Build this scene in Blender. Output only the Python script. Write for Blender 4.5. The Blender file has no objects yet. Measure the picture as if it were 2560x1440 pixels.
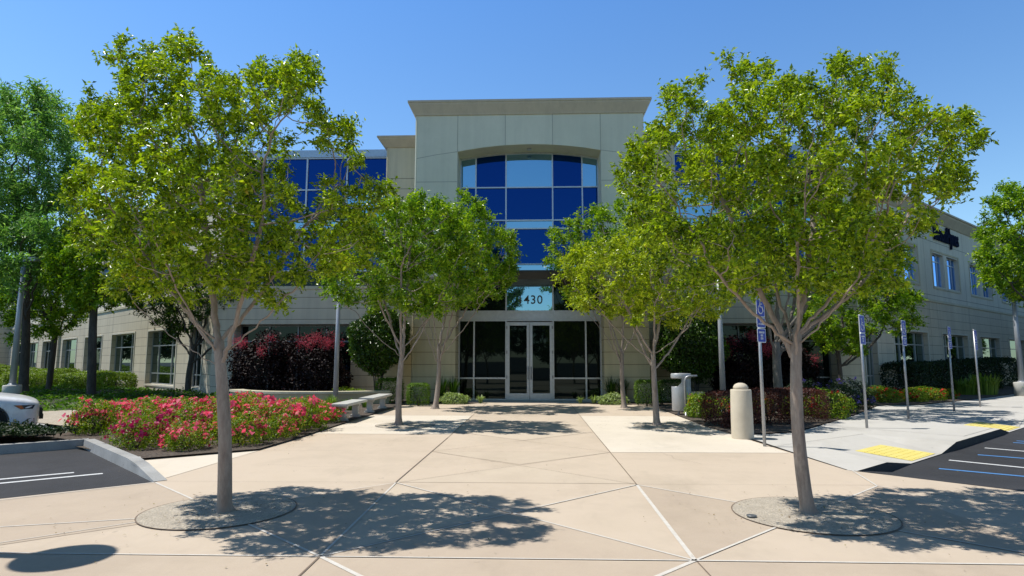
import bpy, bmesh, math, random
import numpy as np
from mathutils import Vector, Matrix
R = math.radians
random.seed(11); rng = np.random.default_rng(11)
scene = bpy.context.scene
COL = scene.collection
PI = math.pi

# ---------------------------------------------------------------- materials
def newmat(name):
    m = bpy.data.materials.new(name); m.use_nodes = True
    nt = m.node_tree; nt.nodes.clear()
    out = nt.nodes.new('ShaderNodeOutputMaterial')
    return m, nt, out
def N(nt, t, **kw):
    n = nt.nodes.new(t)
    for k, v in kw.items():
        setattr(n, k, v)
    return n
def L(nt, a, b): nt.links.new(a, b)
def ramp(nt, fac, stops):
    r = nt.nodes.new('ShaderNodeValToRGB'); cr = r.color_ramp
    while len(cr.elements) < len(stops): cr.elements.new(0.5)
    for e, (p, c) in zip(cr.elements, stops): e.position = p; e.color = (c[0], c[1], c[2], 1)
    L(nt, fac, r.inputs[0]); return r.outputs[0]
def obj_noise(nt, scale, detail=4, rough=.6, stretch=None):
    tc = nt.nodes.new('ShaderNodeTexCoord'); n = nt.nodes.new('ShaderNodeTexNoise')
    n.inputs['Scale'].default_value = scale; n.inputs['Detail'].default_value = detail; n.inputs['Roughness'].default_value = rough
    if stretch:
        mp = nt.nodes.new('ShaderNodeMapping'); mp.inputs['Scale'].default_value = stretch
        L(nt, tc.outputs['Object'], mp.inputs[0]); L(nt, mp.outputs[0], n.inputs['Vector'])
    else: L(nt, tc.outputs['Object'], n.inputs['Vector'])
    return n.outputs['Fac']
def mul(nt, a, b, fac=1.0):
    m = nt.nodes.new('ShaderNodeMix'); m.data_type = 'RGBA'; m.blend_type = 'MULTIPLY'
    m.inputs[0].default_value = fac; L(nt, a, m.inputs[6]); L(nt, b, m.inputs[7]); return m.outputs[2]
def surf(name, c1, c2, scale=3, rough=.8, bump=.1, bscale=60, stretch=None, c3=None, fine=.12, metal=0, spec=.5, bstretch=None, joints=None, streak=0, stain=0):
    """two-tone mottled surface with fine speckle and bump; joints = (spacing, offset, width) horizontal grooves"""
    m, nt, out = newmat(name)
    p = nt.nodes.new('ShaderNodeBsdfPrincipled'); L(nt, p.outputs[0], out.inputs[0])
    f = obj_noise(nt, scale, 5, .65, stretch)
    col = ramp(nt, f, [(.32, c1), (.68, c2)] if c3 is None else [(.28, c1), (.5, c2), (.72, c3)])
    f2 = obj_noise(nt, bscale, 3, .7, bstretch)
    g = ramp(nt, f2, [(.3, (1-fine,)*3), (.7, (1+fine*.3,)*3)])
    col = mul(nt, col, g)
    if streak:
        col = mul(nt, col, ramp(nt, obj_noise(nt, 1.1, 5, .7, (2.6, 2.6, .12)), [(.38, (1-streak, 1-streak, 1-streak*.9)), (.56, (1, 1, 1))]))
    if stain:
        col = mul(nt, col, ramp(nt, obj_noise(nt, .28, 6, .75), [(.36, (1-stain, 1-stain*1.05, 1-stain*1.15)), (.5, (1, 1, 1)), (.68, (1+stain*.25,)*3)]))
        col = mul(nt, col, ramp(nt, obj_noise(nt, 5.5, 2, .5), [(.245, (1-stain*2.4,)*3), (.27, (1, 1, 1))]))
        col = mul(nt, col, ramp(nt, obj_noise(nt, 1.3, 4, .8, (1, .35, 1)), [(.33, (1-stain*.8,)*3), (.46, (1, 1, 1))]))
    b = nt.nodes.new('ShaderNodeBump'); b.inputs['Strength'].default_value = bump; b.inputs['Distance'].default_value = .02
    h = f2
    if joints:
        sp, off, w = joints
        tc = nt.nodes.new('ShaderNodeTexCoord'); sx = nt.nodes.new('ShaderNodeSeparateXYZ'); L(nt, tc.outputs['Object'], sx.inputs[0])
        a = N(nt, 'ShaderNodeMath', operation='ADD'); L(nt, sx.outputs['Z'], a.inputs[0]); a.inputs[1].default_value = 50*sp-off
        md = N(nt, 'ShaderNodeMath', operation='MODULO'); L(nt, a.outputs[0], md.inputs[0]); md.inputs[1].default_value = sp
        lt = N(nt, 'ShaderNodeMath', operation='LESS_THAN'); L(nt, md.outputs[0], lt.inputs[0]); lt.inputs[1].default_value = w
        jc = ramp(nt, lt.outputs[0], [(0, (1, 1, 1)), (1, (.38, .36, .33))]); col = mul(nt, col, jc)
        sb = N(nt, 'ShaderNodeMath', operation='MULTIPLY_ADD'); L(nt, lt.outputs[0], sb.inputs[0]); sb.inputs[1].default_value = -3; L(nt, f2, sb.inputs[2]); h = sb.outputs[0]
    L(nt, h, b.inputs['Height']); L(nt, b.outputs[0], p.inputs['Normal'])
    L(nt, col, p.inputs['Base Color']); p.inputs['Roughness'].default_value = rough
    p.inputs['Metallic'].default_value = metal; p.inputs['Specular IOR Level'].default_value = spec
    return m
def plain(name, c, rough=.5, metal=0, spec=.5, coat=0):
    m, nt, out = newmat(name)
    p = nt.nodes.new('ShaderNodeBsdfPrincipled'); L(nt, p.outputs[0], out.inputs[0])
    f = obj_noise(nt, 9, 4); col = ramp(nt, f, [(.3, tuple(v*.88 for v in c)), (.7, tuple(min(1, v*1.06) for v in c))])
    L(nt, col, p.inputs['Base Color']); p.inputs['Roughness'].default_value = rough; p.inputs['Metallic'].default_value = metal
    p.inputs['Specular IOR Level'].default_value = spec; p.inputs['Coat Weight'].default_value = coat; p.inputs['Coat Roughness'].default_value = .05
    return m
def leafmat(name, stops, trans=.35, rough=.38, spec=.5, tcol=(1.2, 1.35, .4)):
    m, nt, out = newmat(name)
    g = nt.nodes.new('ShaderNodeNewGeometry')
    f = obj_noise(nt, 1.6, 2)
    ad = N(nt, 'ShaderNodeMath', operation='MULTIPLY_ADD'); L(nt, f, ad.inputs[0]); ad.inputs[1].default_value = .9
    sc = N(nt, 'ShaderNodeMath', operation='MULTIPLY_ADD'); L(nt, g.outputs['Random Per Island'], sc.inputs[0]); sc.inputs[1].default_value = .7; sc.inputs[2].default_value = -.3
    L(nt, sc.outputs[0], ad.inputs[2])
    col = ramp(nt, ad.outputs[0], stops)
    p = nt.nodes.new('ShaderNodeBsdfPrincipled'); L(nt, col, p.inputs['Base Color'])
    p.inputs['Roughness'].default_value = rough; p.inputs['Specular IOR Level'].default_value = spec*.6
    t = nt.nodes.new('ShaderNodeBsdfTranslucent')
    tc = nt.nodes.new('ShaderNodeMix'); tc.data_type = 'RGBA'; tc.blend_type = 'MULTIPLY'; tc.inputs[0].default_value = 1
    tc.inputs[7].default_value = (*tcol, 1); L(nt, col, tc.inputs[6]); L(nt, tc.outputs[2], t.inputs[0])
    mx = nt.nodes.new('ShaderNodeMixShader'); mx.inputs[0].default_value = trans
    L(nt, p.outputs[0], mx.inputs[1]); L(nt, t.outputs[0], mx.inputs[2]); L(nt, mx.outputs[0], out.inputs[0])
    return m
def glassmat(name, base, tint, refl, rough=.015, wav=.0, fk=1.0):
    """opaque coated office glass: dark body plus tinted mirror reflection"""
    m, nt, out = newmat(name)
    d = nt.nodes.new('ShaderNodeBsdfDiffuse'); d.inputs[0].default_value = (*base, 1)
    gl = nt.nodes.new('ShaderNodeBsdfGlossy'); gl.inputs[0].default_value = (*tint, 1); gl.inputs['Roughness'].default_value = rough
    if wav:
        b = nt.nodes.new('ShaderNodeBump'); b.inputs['Strength'].default_value = wav; b.inputs['Distance'].default_value = .02
        L(nt, obj_noise(nt, .9, 1), b.inputs['Height']); L(nt, b.outputs[0], gl.inputs['Normal'])
    fr = nt.nodes.new('ShaderNodeFresnel'); fr.inputs[0].default_value = 1.5
    a = N(nt, 'ShaderNodeMath', operation='MULTIPLY_ADD'); L(nt, fr.outputs[0], a.inputs[0]); a.inputs[1].default_value = fk; a.inputs[2].default_value = refl; a.use_clamp = True
    mx = nt.nodes.new('ShaderNodeMixShader'); L(nt, a.outputs[0], mx.inputs[0]); L(nt, d.outputs[0], mx.inputs[1]); L(nt, gl.outputs[0], mx.inputs[2])
    L(nt, mx.outputs[0], out.inputs[0]); return m

M = dict(
 stucco=surf('stucco', (.64, .635, .50), (.70, .69, .55), .6, .9, .15, 40, fine=.06, streak=.05, stain=.03),
 stucco_lower=surf('stucco_lower', (.46, .40, .25), (.52, .455, .295), .8, .9, .15, 40, fine=.08, joints=(.482, .0, .022), streak=.10),
 stucco_tan=surf('stucco_tan', (.56, .51, .36), (.62, .565, .41), .8, .9, .12, 40, fine=.06, streak=.10),
 wing_lower=surf('wing_lower', (.60, .53, .40), (.66, .59, .45), .8, .9, .15, 40, fine=.08, joints=(.482, .0, .022), streak=.10),
 wing_upper=surf('wing_upper', (.64, .60, .49), (.70, .66, .54), .6, .9, .12, 40, fine=.06, streak=.10),
 cornice=surf('cornice', (.52, .45, .34), (.57, .50, .38), 1.0, .85, .06, 30, fine=.05, streak=.10),
 joint_pale=plain('joint_pale', (.34, .335, .28), .9),
 joint=plain('joint', (.16, .15, .12), .9),
 alu=plain('alu', (.50, .52, .54), .38, .55),
 alu_dark=plain('alu_dark', (.22, .23, .24), .4, .6),
 canopy=plain('canopy', (.05, .043, .035), .5, .2),
 parapet=plain('parapet', (.42, .50, .58), .35, .4),
 glass_navy=glassmat('glass_navy', (.002, .009, .045), (.04, .24, .92), .11, wav=.012),
 glass_sky=glassmat('glass_sky', (.02, .06, .11), (.42, .72, .90), .50, wav=.012),
 glass_dark=glassmat('glass_dark', (.004, .007, .006), (.7, .9, .88), .012, fk=.32),
 glass_wing=glassmat('glass_wing', (.01, .035, .12), (.25, .48, .98), .42),
 digits=plain('digits', (.06, .07, .08), .5),
 lettering=plain('lettering', (.012, .018, .045), 1.0, 0, .05),
 galv=surf('galv', (.34, .35, .37), (.44, .45, .47), 8, .42, .04, 60, metal=.55, fine=.08),
 galv_paint=surf('galv_paint', (.36, .38, .41), (.42, .44, .47), 5, .4, .03, 60, metal=.2, fine=.05),
 sign_blue=plain('sign_blue', (.004, .028, .42), .4),
 sign_white=plain('sign_white', (.78, .80, .84), .45),
 concrete=surf('concrete', (.46, .45, .42), (.55, .54, .50), 2.2, .85, .12, 90, fine=.12),
 concrete_walk=surf('concrete_walk', (.49, .47, .43), (.57, .545, .50), .55, .9, .1, 120, fine=.1, c3=(.53, .51, .47), stain=.075),
 kerb=surf('kerb', (.34, .34, .33), (.46, .455, .44), 1.8, .9, .2, 70, fine=.2, stain=.15),
 bollard=surf('bollard', (.56, .49, .38), (.64, .57, .45), 3, .8, .08, 60, fine=.07),
 plaza=surf('plaza', (.51, .42, .32), (.59, .485, .375), .45, .88, .08, 140, fine=.09, c3=(.555, .455, .345), stain=.075),
 plaza_warm=surf('plaza_warm', (.475, .38, .29), (.54, .44, .335), .5, .88, .08, 140, fine=.10, stain=.075),
 plaza_pale=surf('plaza_pale', (.545, .45, .345), (.61, .51, .395), .5, .88, .08, 140, fine=.08, stain=.075),
 plaza_cream=surf('plaza_cream', (.66, .58, .47), (.73, .65, .54), .5, .88, .06, 140, fine=.06, stain=.075),
 joint_line=surf('joint_line', (.60, .555, .49), (.70, .66, .60), 14, .8, .05, 90, fine=.1),
 joint_cut=plain('joint_cut', (.20, .15, .11), .9),
 asphalt=surf('asphalt', (.030, .031, .036), (.048, .048, .054), .7, .85, .35, 160, fine=.45, stain=.22),
 paint_white=surf('paint_white', (.62, .63, .64), (.75, .76, .77), 9, .7, .1, 60, fine=.2),
 paint_blue=surf('paint_blue', (.07, .22, .52), (.11, .30, .62), 9, .7, .1, 60, fine=.2),
 paint_yellow=surf('paint_yellow', (.80, .66, .17), (.84, .72, .24), 3, .6, .3, 60, fine=.1),
 gravel=surf('gravel', (.50, .43, .34), (.62, .54, .43), 5, .95, .8, 55, fine=.5),
 mulch=surf('mulch', (.035, .024, .018), (.20, .16, .125), 22, .95, .9, 45, fine=.5),
 soil=surf('soil', (.03, .035, .015), (.07, .08, .03), 2, .95, .6, 30, fine=.4),
 bark=surf('bark', (.19, .135, .105), (.37, .305, .25), 7, .8, .25, 30, stretch=(1, 1, .22), c3=(.26, .19, .15), fine=.25, bstretch=(1, 1, .25)),
 bark_dark=surf('bark_dark', (.045, .038, .03), (.10, .085, .07), 9, .9, .5, 30, stretch=(1, 1, .3), fine=.35),
 bark_grey=surf('bark_grey', (.12, .105, .09), (.24, .215, .185), 8, .85, .3, 30, stretch=(1, 1, .3), fine=.3),
 car_paint=plain('car_paint', (.88, .89, .91), .3, 0, .5, .6),
 tyre=plain('tyre', (.012, .012, .012), .8),
 rim=plain('rim', (.45, .46, .47), .3, .8),
 black=plain('black', (.01, .01, .011), .35),
 car_glass=glassmat('car_glass', (.01, .012, .014), (.8, .85, .9), .12),
 amber=plain('amber', (.6, .14, .03), .25),
 lens=plain('lens', (.10, .10, .11), .1, .3),
 leaf_olive=leafmat('leaf_olive', [(0, (.032, .07, .005)), (.32, (.135, .22, .010)), (.60, (.325, .44, .016)), (.9, (.50, .58, .03)), (1, (.50, .36, .06))], .38, .26),
 leaf_green=leafmat('leaf_green', [(0, (.03, .08, .006)), (.36, (.13, .26, .012)), (.68, (.30, .43, .02)), (1, (.45, .56, .035))], .40, .28),
 leaf_yellow=leafmat('leaf_yellow', [(0, (.06, .10, .008)), (.35, (.26, .34, .015)), (.67, (.46, .53, .03)), (1, (.60, .60, .05))], .40, .28),
 leaf_ash=leafmat('leaf_ash', [(0, (.04, .10, .03)), (.45, (.15, .31, .05)), (1, (.45, .62, .22))], .5, .35, tcol=(1.1, 1.3, .6)),
 leaf_dark=leafmat('leaf_dark', [(0, (.012, .03, .005)), (.5, (.035, .08, .008)), (1, (.10, .19, .015))], .25, .28),
 leaf_hedge=leafmat('leaf_hedge', [(0, (.07, .12, .010)), (.5, (.18, .27, .018)), (1, (.33, .42, .03))], .3, .45),
 leaf_box=leafmat('leaf_box', [(0, (.05, .10, .010)), (.5, (.12, .22, .018)), (1, (.24, .36, .03))], .3, .45),
 leaf_cover=leafmat('leaf_cover', [(0, (.03, .08, .008)), (.5, (.08, .18, .014)), (1, (.18, .32, .03))], .35, .5),
 leaf_juniper=leafmat('leaf_juniper', [(0, (.008, .022, .008)), (.6, (.02, .045, .014)), (1, (.04, .075, .02))], .2, .5),
 leaf_rose=leafmat('leaf_rose', [(0, (.05, .10, .008)), (.4, (.15, .25, .015)), (.8, (.30, .38, .02)), (1, (.40, .24, .06))], .38, .38),
 leaf_purple=leafmat('leaf_purple', [(0, (.004, .0015, .002)), (.6, (.012, .004, .005)), (1, (.035, .012, .011))], .2, .6, tcol=(1.4, .8, .6)),
 leaf_redhedge=leafmat('leaf_redhedge', [(0, (.03, .010, .010)), (.5, (.085, .03, .024)), (.85, (.17, .065, .045)), (1, (.20, .11, .05))], .3, .45, tcol=(1.4, .8, .6)),
 leaf_grass=leafmat('leaf_grass', [(0, (.08, .15, .02)), (.5, (.18, .29, .04)), (1, (.32, .42, .08))], .35, .45),
 leaf_pale=leafmat('leaf_pale', [(0, (.14, .20, .07)), (.5, (.33, .42, .16)), (1, (.58, .66, .38))], .35, .45),
 bloom_pink=leafmat('bloom_pink', [(0, (.66, .05, .15)), (.45, (.86, .11, .23)), (.8, (.92, .25, .32)), (1, (.95, .52, .54))], .45, .5, tcol=(1.2, .8, .8)),
 bloom_magenta=leafmat('bloom_magenta', [(0, (.30, .01, .09)), (.6, (.50, .02, .14)), (1, (.65, .10, .25))], .3, .5, tcol=(1.2, .8, .8)),
 bloom_red=leafmat('bloom_red', [(0, (.45, .015, .015)), (.6, (.65, .03, .02)), (1, (.75, .10, .05))], .3, .5, tcol=(1.2, .8, .8)),
 bloom_smoke=leafmat('bloom_smoke', [(0, (.32, .04, .07)), (.6, (.52, .08, .13)), (1, (.70, .19, .23))], .4, .7, tcol=(1.2, .8, .8)),
 bloom_violet=leafmat('bloom_violet', [(0, (.06, .04, .20)), (.6, (.14, .10, .38)), (1, (.30, .25, .55))], .3, .5, tcol=(.9, .8, 1.2)),
)

# ---------------------------------------------------------------- object helpers
def tag(o, label=None, cat=None, group=None, kind=None):
    if label: o['label'] = label
    if cat: o['category'] = cat
    if group: o['group'] = group
    if kind: o['kind'] = kind
    return o
def empty(name, loc=(0, 0, 0), rz=0):
    o = bpy.data.objects.new(name, None); o.location = loc; o.rotation_euler = (0, 0, rz); o.empty_display_size = .2
    COL.objects.link(o); return o
def thing(name, label, cat, loc=(0, 0, 0), rz=0, group=None):
    return tag(empty(name, loc, rz), label, cat, group)
def link_mesh(name, me, parent=None):
    o = bpy.data.objects.new(name, me); COL.objects.link(o)
    if parent: o.parent = parent
    return o
def dup(root, loc=None, rz=None, label=None, group=None, scale=None):
    r = root.copy(); COL.objects.link(r)
    if loc is not None: r.location = loc
    if rz is not None: r.rotation_euler = (0, 0, rz)
    if scale is not None: r.scale = scale if not isinstance(scale, (int, float)) else (scale,)*3
    if label: r['label'] = label
    if group: r['group'] = group
    for ch in list(root.children):
        c = ch.copy(); COL.objects.link(c); c.parent = r
        for g in list(ch.children):
            d = g.copy(); COL.objects.link(d); d.parent = c
    return r
class MB:
    """collects boxes, quads and tubes; build() links them as one mesh"""
    def __init__(s, xf=None): s.v = []; s.f = []; s.m = []; s.xf = xf; s.cur = 0; s.sm = []
    def pt(s, p):
        if s.xf: p = s.xf(p)
        s.v.append(tuple(p)); return len(s.v)-1
    def face(s, pts, smooth=False):
        s.f.append([s.pt(p) for p in pts]); s.m.append(s.cur); s.sm.append(smooth); return s
    def box(s, x0, x1, y0, y1, z0, z1):
        i = [s.pt(p) for p in ((x0,y0,z0),(x1,y0,z0),(x1,y1,z0),(x0,y1,z0),(x0,y0,z1),(x1,y0,z1),(x1,y1,z1),(x0,y1,z1))]
        for q in ((0,3,2,1),(4,5,6,7),(0,1,5,4),(1,2,6,5),(2,3,7,6),(3,0,4,7)):
            s.f.append([i[k] for k in q]); s.m.append(s.cur); s.sm.append(False)
        return s
    def prism(s, poly, z0, z1, bottom=True):
        n = len(poly); a = [s.pt((p[0], p[1], z0)) for p in poly]; b = [s.pt((p[0], p[1], z1)) for p in poly]
        s.f.append(b); s.m.append(s.cur); s.sm.append(False)
        if bottom: s.f.append(a[::-1]); s.m.append(s.cur); s.sm.append(False)
        for k in range(n):
            s.f.append([a[k], a[(k+1) % n], b[(k+1) % n], b[k]]); s.m.append(s.cur); s.sm.append(False)
        return s
    def tube(s, pts, rad, n=12, cap=True):
        pts = [Vector(p) for p in pts]
        if isinstance(rad, (int, float)): rad = [rad]*len(pts)
        rings = []; up = Vector((0, 0, 1))
        for k, p in enumerate(pts):
            d = (pts[min(k+1, len(pts)-1)]-pts[max(k-1, 0)]).normalized()
            a = d.cross(up) if abs(d.z) < .95 else d.cross(Vector((0, 1, 0)))
            a.normalize(); b = a.cross(d).normalized()
            if rings and prev is not None and a.dot(prev) < 0: a = -a; b = -b
            prev = a
            rings.append([s.pt(p+(a*math.cos(2*PI*j/n)+b*math.sin(2*PI*j/n))*rad[k]) for j in range(n)])
        for k in range(len(rings)-1):
            for j in range(n):
                s.f.append([rings[k][j], rings[k][(j+1) % n], rings[k+1][(j+1) % n], rings[k+1][j]]); s.m.append(s.cur); s.sm.append(True)
        if cap:
            for r in (rings[0][::-1], rings[-1]): s.f.append(r); s.m.append(s.cur); s.sm.append(False)
        return s
    def lathe(s, prof, n=32, c=(0, 0, 0), sx=1, sy=1):
        rings = [[s.pt((c[0]+r*sx*math.cos(2*PI*j/n), c[1]+r*sy*math.sin(2*PI*j/n), c[2]+z)) for j in range(n)] for r, z in prof]
        for k in range(len(rings)-1):
            for j in range(n):
                s.f.append([rings[k][j], rings[k][(j+1) % n], rings[k+1][(j+1) % n], rings[k+1][j]]); s.m.append(s.cur); s.sm.append(True)
        s.f.append(rings[0][::-1]); s.m.append(s.cur); s.sm.append(False); s.f.append(rings[-1]); s.m.append(s.cur); s.sm.append(False)
        return s
    def build(s, name, mats, parent=None, bevel=0, segs=2, smooth_angle=None):
        me = bpy.data.meshes.new(name); me.from_pydata(s.v, [], s.f)
        if not isinstance(mats, (list, tuple)): mats = [mats]
        for m in mats: me.materials.append(m)
        me.polygons.foreach_set('material_index', s.m); me.polygons.foreach_set('use_smooth', s.sm)
        bm = bmesh.new(); bm.from_mesh(me)
        bmesh.ops.recalc_face_normals(bm, faces=bm.faces)
        if bevel: 
            es = [e for e in bm.edges if len(e.link_faces) == 2 and e.calc_face_angle(0) > .6]
            bmesh.ops.bevel(bm, geom=es, offset=bevel, segments=segs, affect='EDGES', clamp_overlap=True)
        bm.to_mesh(me); bm.free(); me.update()
        return link_mesh(name, me, parent)
def struct(name, mb, mats, **k): return tag(mb.build(name, mats, **k), kind='structure')
def sheet(name, poly, z, mat, zs=None):
    mb = MB(); mb.face([(p[0], p[1], (zs[i] if zs else z)) for i, p in enumerate(poly)])
    return struct(name, mb, mat)

# ---------------------------------------------------------------- foliage
def np_mesh(name, V, F, mats, midx=None, smooth=False):
    me = bpy.data.meshes.new(name); k = F.shape[1]
    me.vertices.add(len(V)); me.vertices.foreach_set('co', V.astype(np.float32).ravel())
    me.loops.add(F.size); me.loops.foreach_set('vertex_index', F.astype(np.int32).ravel())
    me.polygons.add(len(F)); me.polygons.foreach_set('loop_start', (np.arange(len(F))*k).astype(np.int32))
    for m in mats: me.materials.append(m)
    if midx is not None: me.polygons.foreach_set('material_index', midx.astype(np.int32))
    me.update(calc_edges=True)
    if smooth: me.polygons.foreach_set('use_smooth', [True]*len(F))
    return me
def unit(a): return a/np.maximum(np.linalg.norm(a, axis=1, keepdims=True), 1e-6)
def leaves(P, nrm, ln, asp=.5, g=None, fold=.18, droop=.25, tdir=None):
    """P (n,3) leaf bases, nrm preferred normals; returns vertices and triangle faces"""
    g = g or rng; n = len(P)
    Nn = unit(nrm); t = g.normal(size=(n, 3)) if tdir is None else tdir + g.normal(size=(n, 3))*.35
    t = unit(t-(t*Nn).sum(1, keepdims=True)*Nn); w = np.cross(Nn, t)
    l = (ln*np.clip(g.normal(1, .27, n), .35, 1.7))[:, None]; a = l*asp*.5*g.uniform(.75, 1.2, n)[:, None]
    b = P; tip = P+t*l-Nn*l*droop
    m1 = P+t*l*.45+w*a+Nn*l*fold*.4; m2 = P+t*l*.45-w*a+Nn*l*fold*.4
    V = np.stack([b, m1, tip, m2], 1).reshape(-1, 3); i = np.arange(n)[:, None]*4
    F = np.concatenate([i+np.array([[0, 1, 2]]), i+np.array([[0, 2, 3]])], 0)
    return V, F
def shell_points(n, rad, g=None, inner=.72, flat=None, lump=.12, seed=0):
    """points in the outer part of an ellipsoid (rx,ry,rz), lumpy outline"""
    g = g or rng; d = unit(g.normal(size=(n, 3)))
    if flat is not None: d[:, 2] = np.abs(d[:, 2])*1-(flat*g.uniform(0, 1, n)); d = unit(d)
    s = g.uniform(inner, 1, n)**.6
    ph = seed*1.7
    lmp = 1+lump*(np.sin(d[:, 0]*5+ph)*np.cos(d[:, 1]*4+ph*2)+np.sin(d[:, 2]*6+ph*3+d[:, 0]*3))*.7
    return d*np.array(rad)*(s*lmp)[:, None], d
def superbox_points(n, half, g=None, e=5., inner=.85):
    g = g or rng; d = g.uniform(-1, 1, (n, 3)); ax = g.integers(0, 3, n); sg = g.choice([-1, 1], n)
    sg = np.where(ax == 2, 1, sg); d[np.arange(n), ax] = sg*1.0
    r = (np.abs(d)**e).sum(1, keepdims=True)**(-1/e); d2 = d*r*g.uniform(inner, 1.02, (n, 1))
    return d2*np.array(half), d2
def leaf_obj(name, P, nrm, ln, mat, parent=None, asp=.5, up=.4, rnd=.7, g=None, **k):
    g = g or rng
    nn = unit(nrm)*(1-up)+np.array([0, 0, up])+g.normal(size=P.shape)*rnd*.6
    V, F = leaves(P, nn, ln, asp, g, **k)
    return link_mesh(name, np_mesh(name, V, F, [mat]), parent)

def grow(base, fork, clumps, D, n_attr, seed, limbs=6, kill=1.7, reach=.55):
    """space-colonisation skeleton from a trunk, seeded with limbs spreading from the fork"""
    g = np.random.default_rng(seed)
    C = np.array([c[:3] for c in clumps]); Rr = np.array([c[3] for c in clumps])
    pos = []; par = []
    def add(p, q): pos.append(np.array(p, float)); par.append(q); return len(pos)-1
    b = np.array(base, float); f = np.array(fork, float); nst = max(4, int(np.linalg.norm(f-b)/D/1.5))
    bend = g.normal(size=2)*.02
    last = -1
    for k in range(nst+1):
        u = k/nst; p = b+(f-b)*u; p[:2] += bend*math.sin(u*PI)*2; last = add(p, last)
    fk = last
    # limbs
    dirs = unit(C-f); chosen = [int(np.argmax(C[:, 2]))]
    while len(chosen) < min(limbs, len(C)):
        dmin = np.min(np.stack([np.arccos(np.clip(dirs@dirs[c], -1, 1)) for c in chosen]), 0)
        far = np.linalg.norm(C-f, axis=1); sc = dmin*(.5+far/far.max()); chosen.append(int(np.argmax(sc)))
    for j, c in enumerate(chosen):
        tgt = f+(C[c]-f)*reach; st = fk-(j % 3); p0 = pos[st]
        ctrl = p0+(tgt-p0)*.45+np.array([0, 0, -.10*np.linalg.norm(tgt-p0)])
        if tgt[2]-p0[2] < .35*np.linalg.norm(tgt-p0): ctrl = p0+(tgt-p0)*.5+np.array([0, 0, .12*np.linalg.norm(tgt-p0)])
        n = max(3, int(np.linalg.norm(tgt-p0)/D)); q = st
        for k in range(1, n+1):
            u = k/n; p = (1-u)**2*p0+2*u*(1-u)*ctrl+u*u*tgt+g.normal(size=3)*D*.10; q = add(p, q)
    # attractors
    w = Rr**2.1; idx = g.choice(len(C), n_attr, p=w/w.sum())
    A = C[idx]+unit(g.normal(size=(n_attr, 3)))*(Rr[idx]*g.uniform(.15, 1, n_attr)**.5)[:, None]
    P = np.array(pos); dist = np.full(len(A), 1e9); near = np.zeros(len(A), int)
    def upd(newi):
        nonlocal dist, near
        Q = np.array([pos[i] for i in newi]); d = np.linalg.norm(A[:, None]-Q[None], axis=2); m = d.argmin(1); dm = d[np.arange(len(A)), m]
        u = dm < dist; dist = np.where(u, dm, dist); near = np.where(u, np.array(newi)[m], near)
    upd(list(range(max(0, fk-2), len(pos)))); grown = set()
    for it in range(90):
        al = dist > D*kill
        if not al.any(): break
        A = A[al]; dist = dist[al]; near = near[al]
        new = []
        for nd in np.unique(near):
            v = unit(A[near == nd]-pos[nd]).mean(0)+g.normal(size=3)*.12
            nv = np.linalg.norm(v)
            if nv < 1e-3: continue
            p = pos[nd]+v/nv*D; key = (nd, round(float(p[0]), 2), round(float(p[1]), 2), round(float(p[2]), 2))
            if key in grown: continue
            grown.add(key); new.append(add(p, nd))
        if not new: break
        upd(new)
    return np.array(pos), np.array(par), fk
def skeleton_radii(pos, par, fk, tip, rfork, pw=2.3):
    n = len(pos); acc = np.zeros(n); kids = np.zeros(n, int)
    for i in range(n-1, 0, -1):
        if par[i] >= 0: kids[par[i]] += 1
    # children always have a larger index than parents
    for i in range(n-1, -1, -1):
        if kids[i] == 0: acc[i] = tip**pw
        if par[i] >= 0: acc[par[i]] += acc[i]
    r = acc**(1/pw); s = r[fk]
    k = math.log(rfork/tip)/math.log(max(s/tip, 1.01))
    return tip*(r/tip)**k, kids
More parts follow.
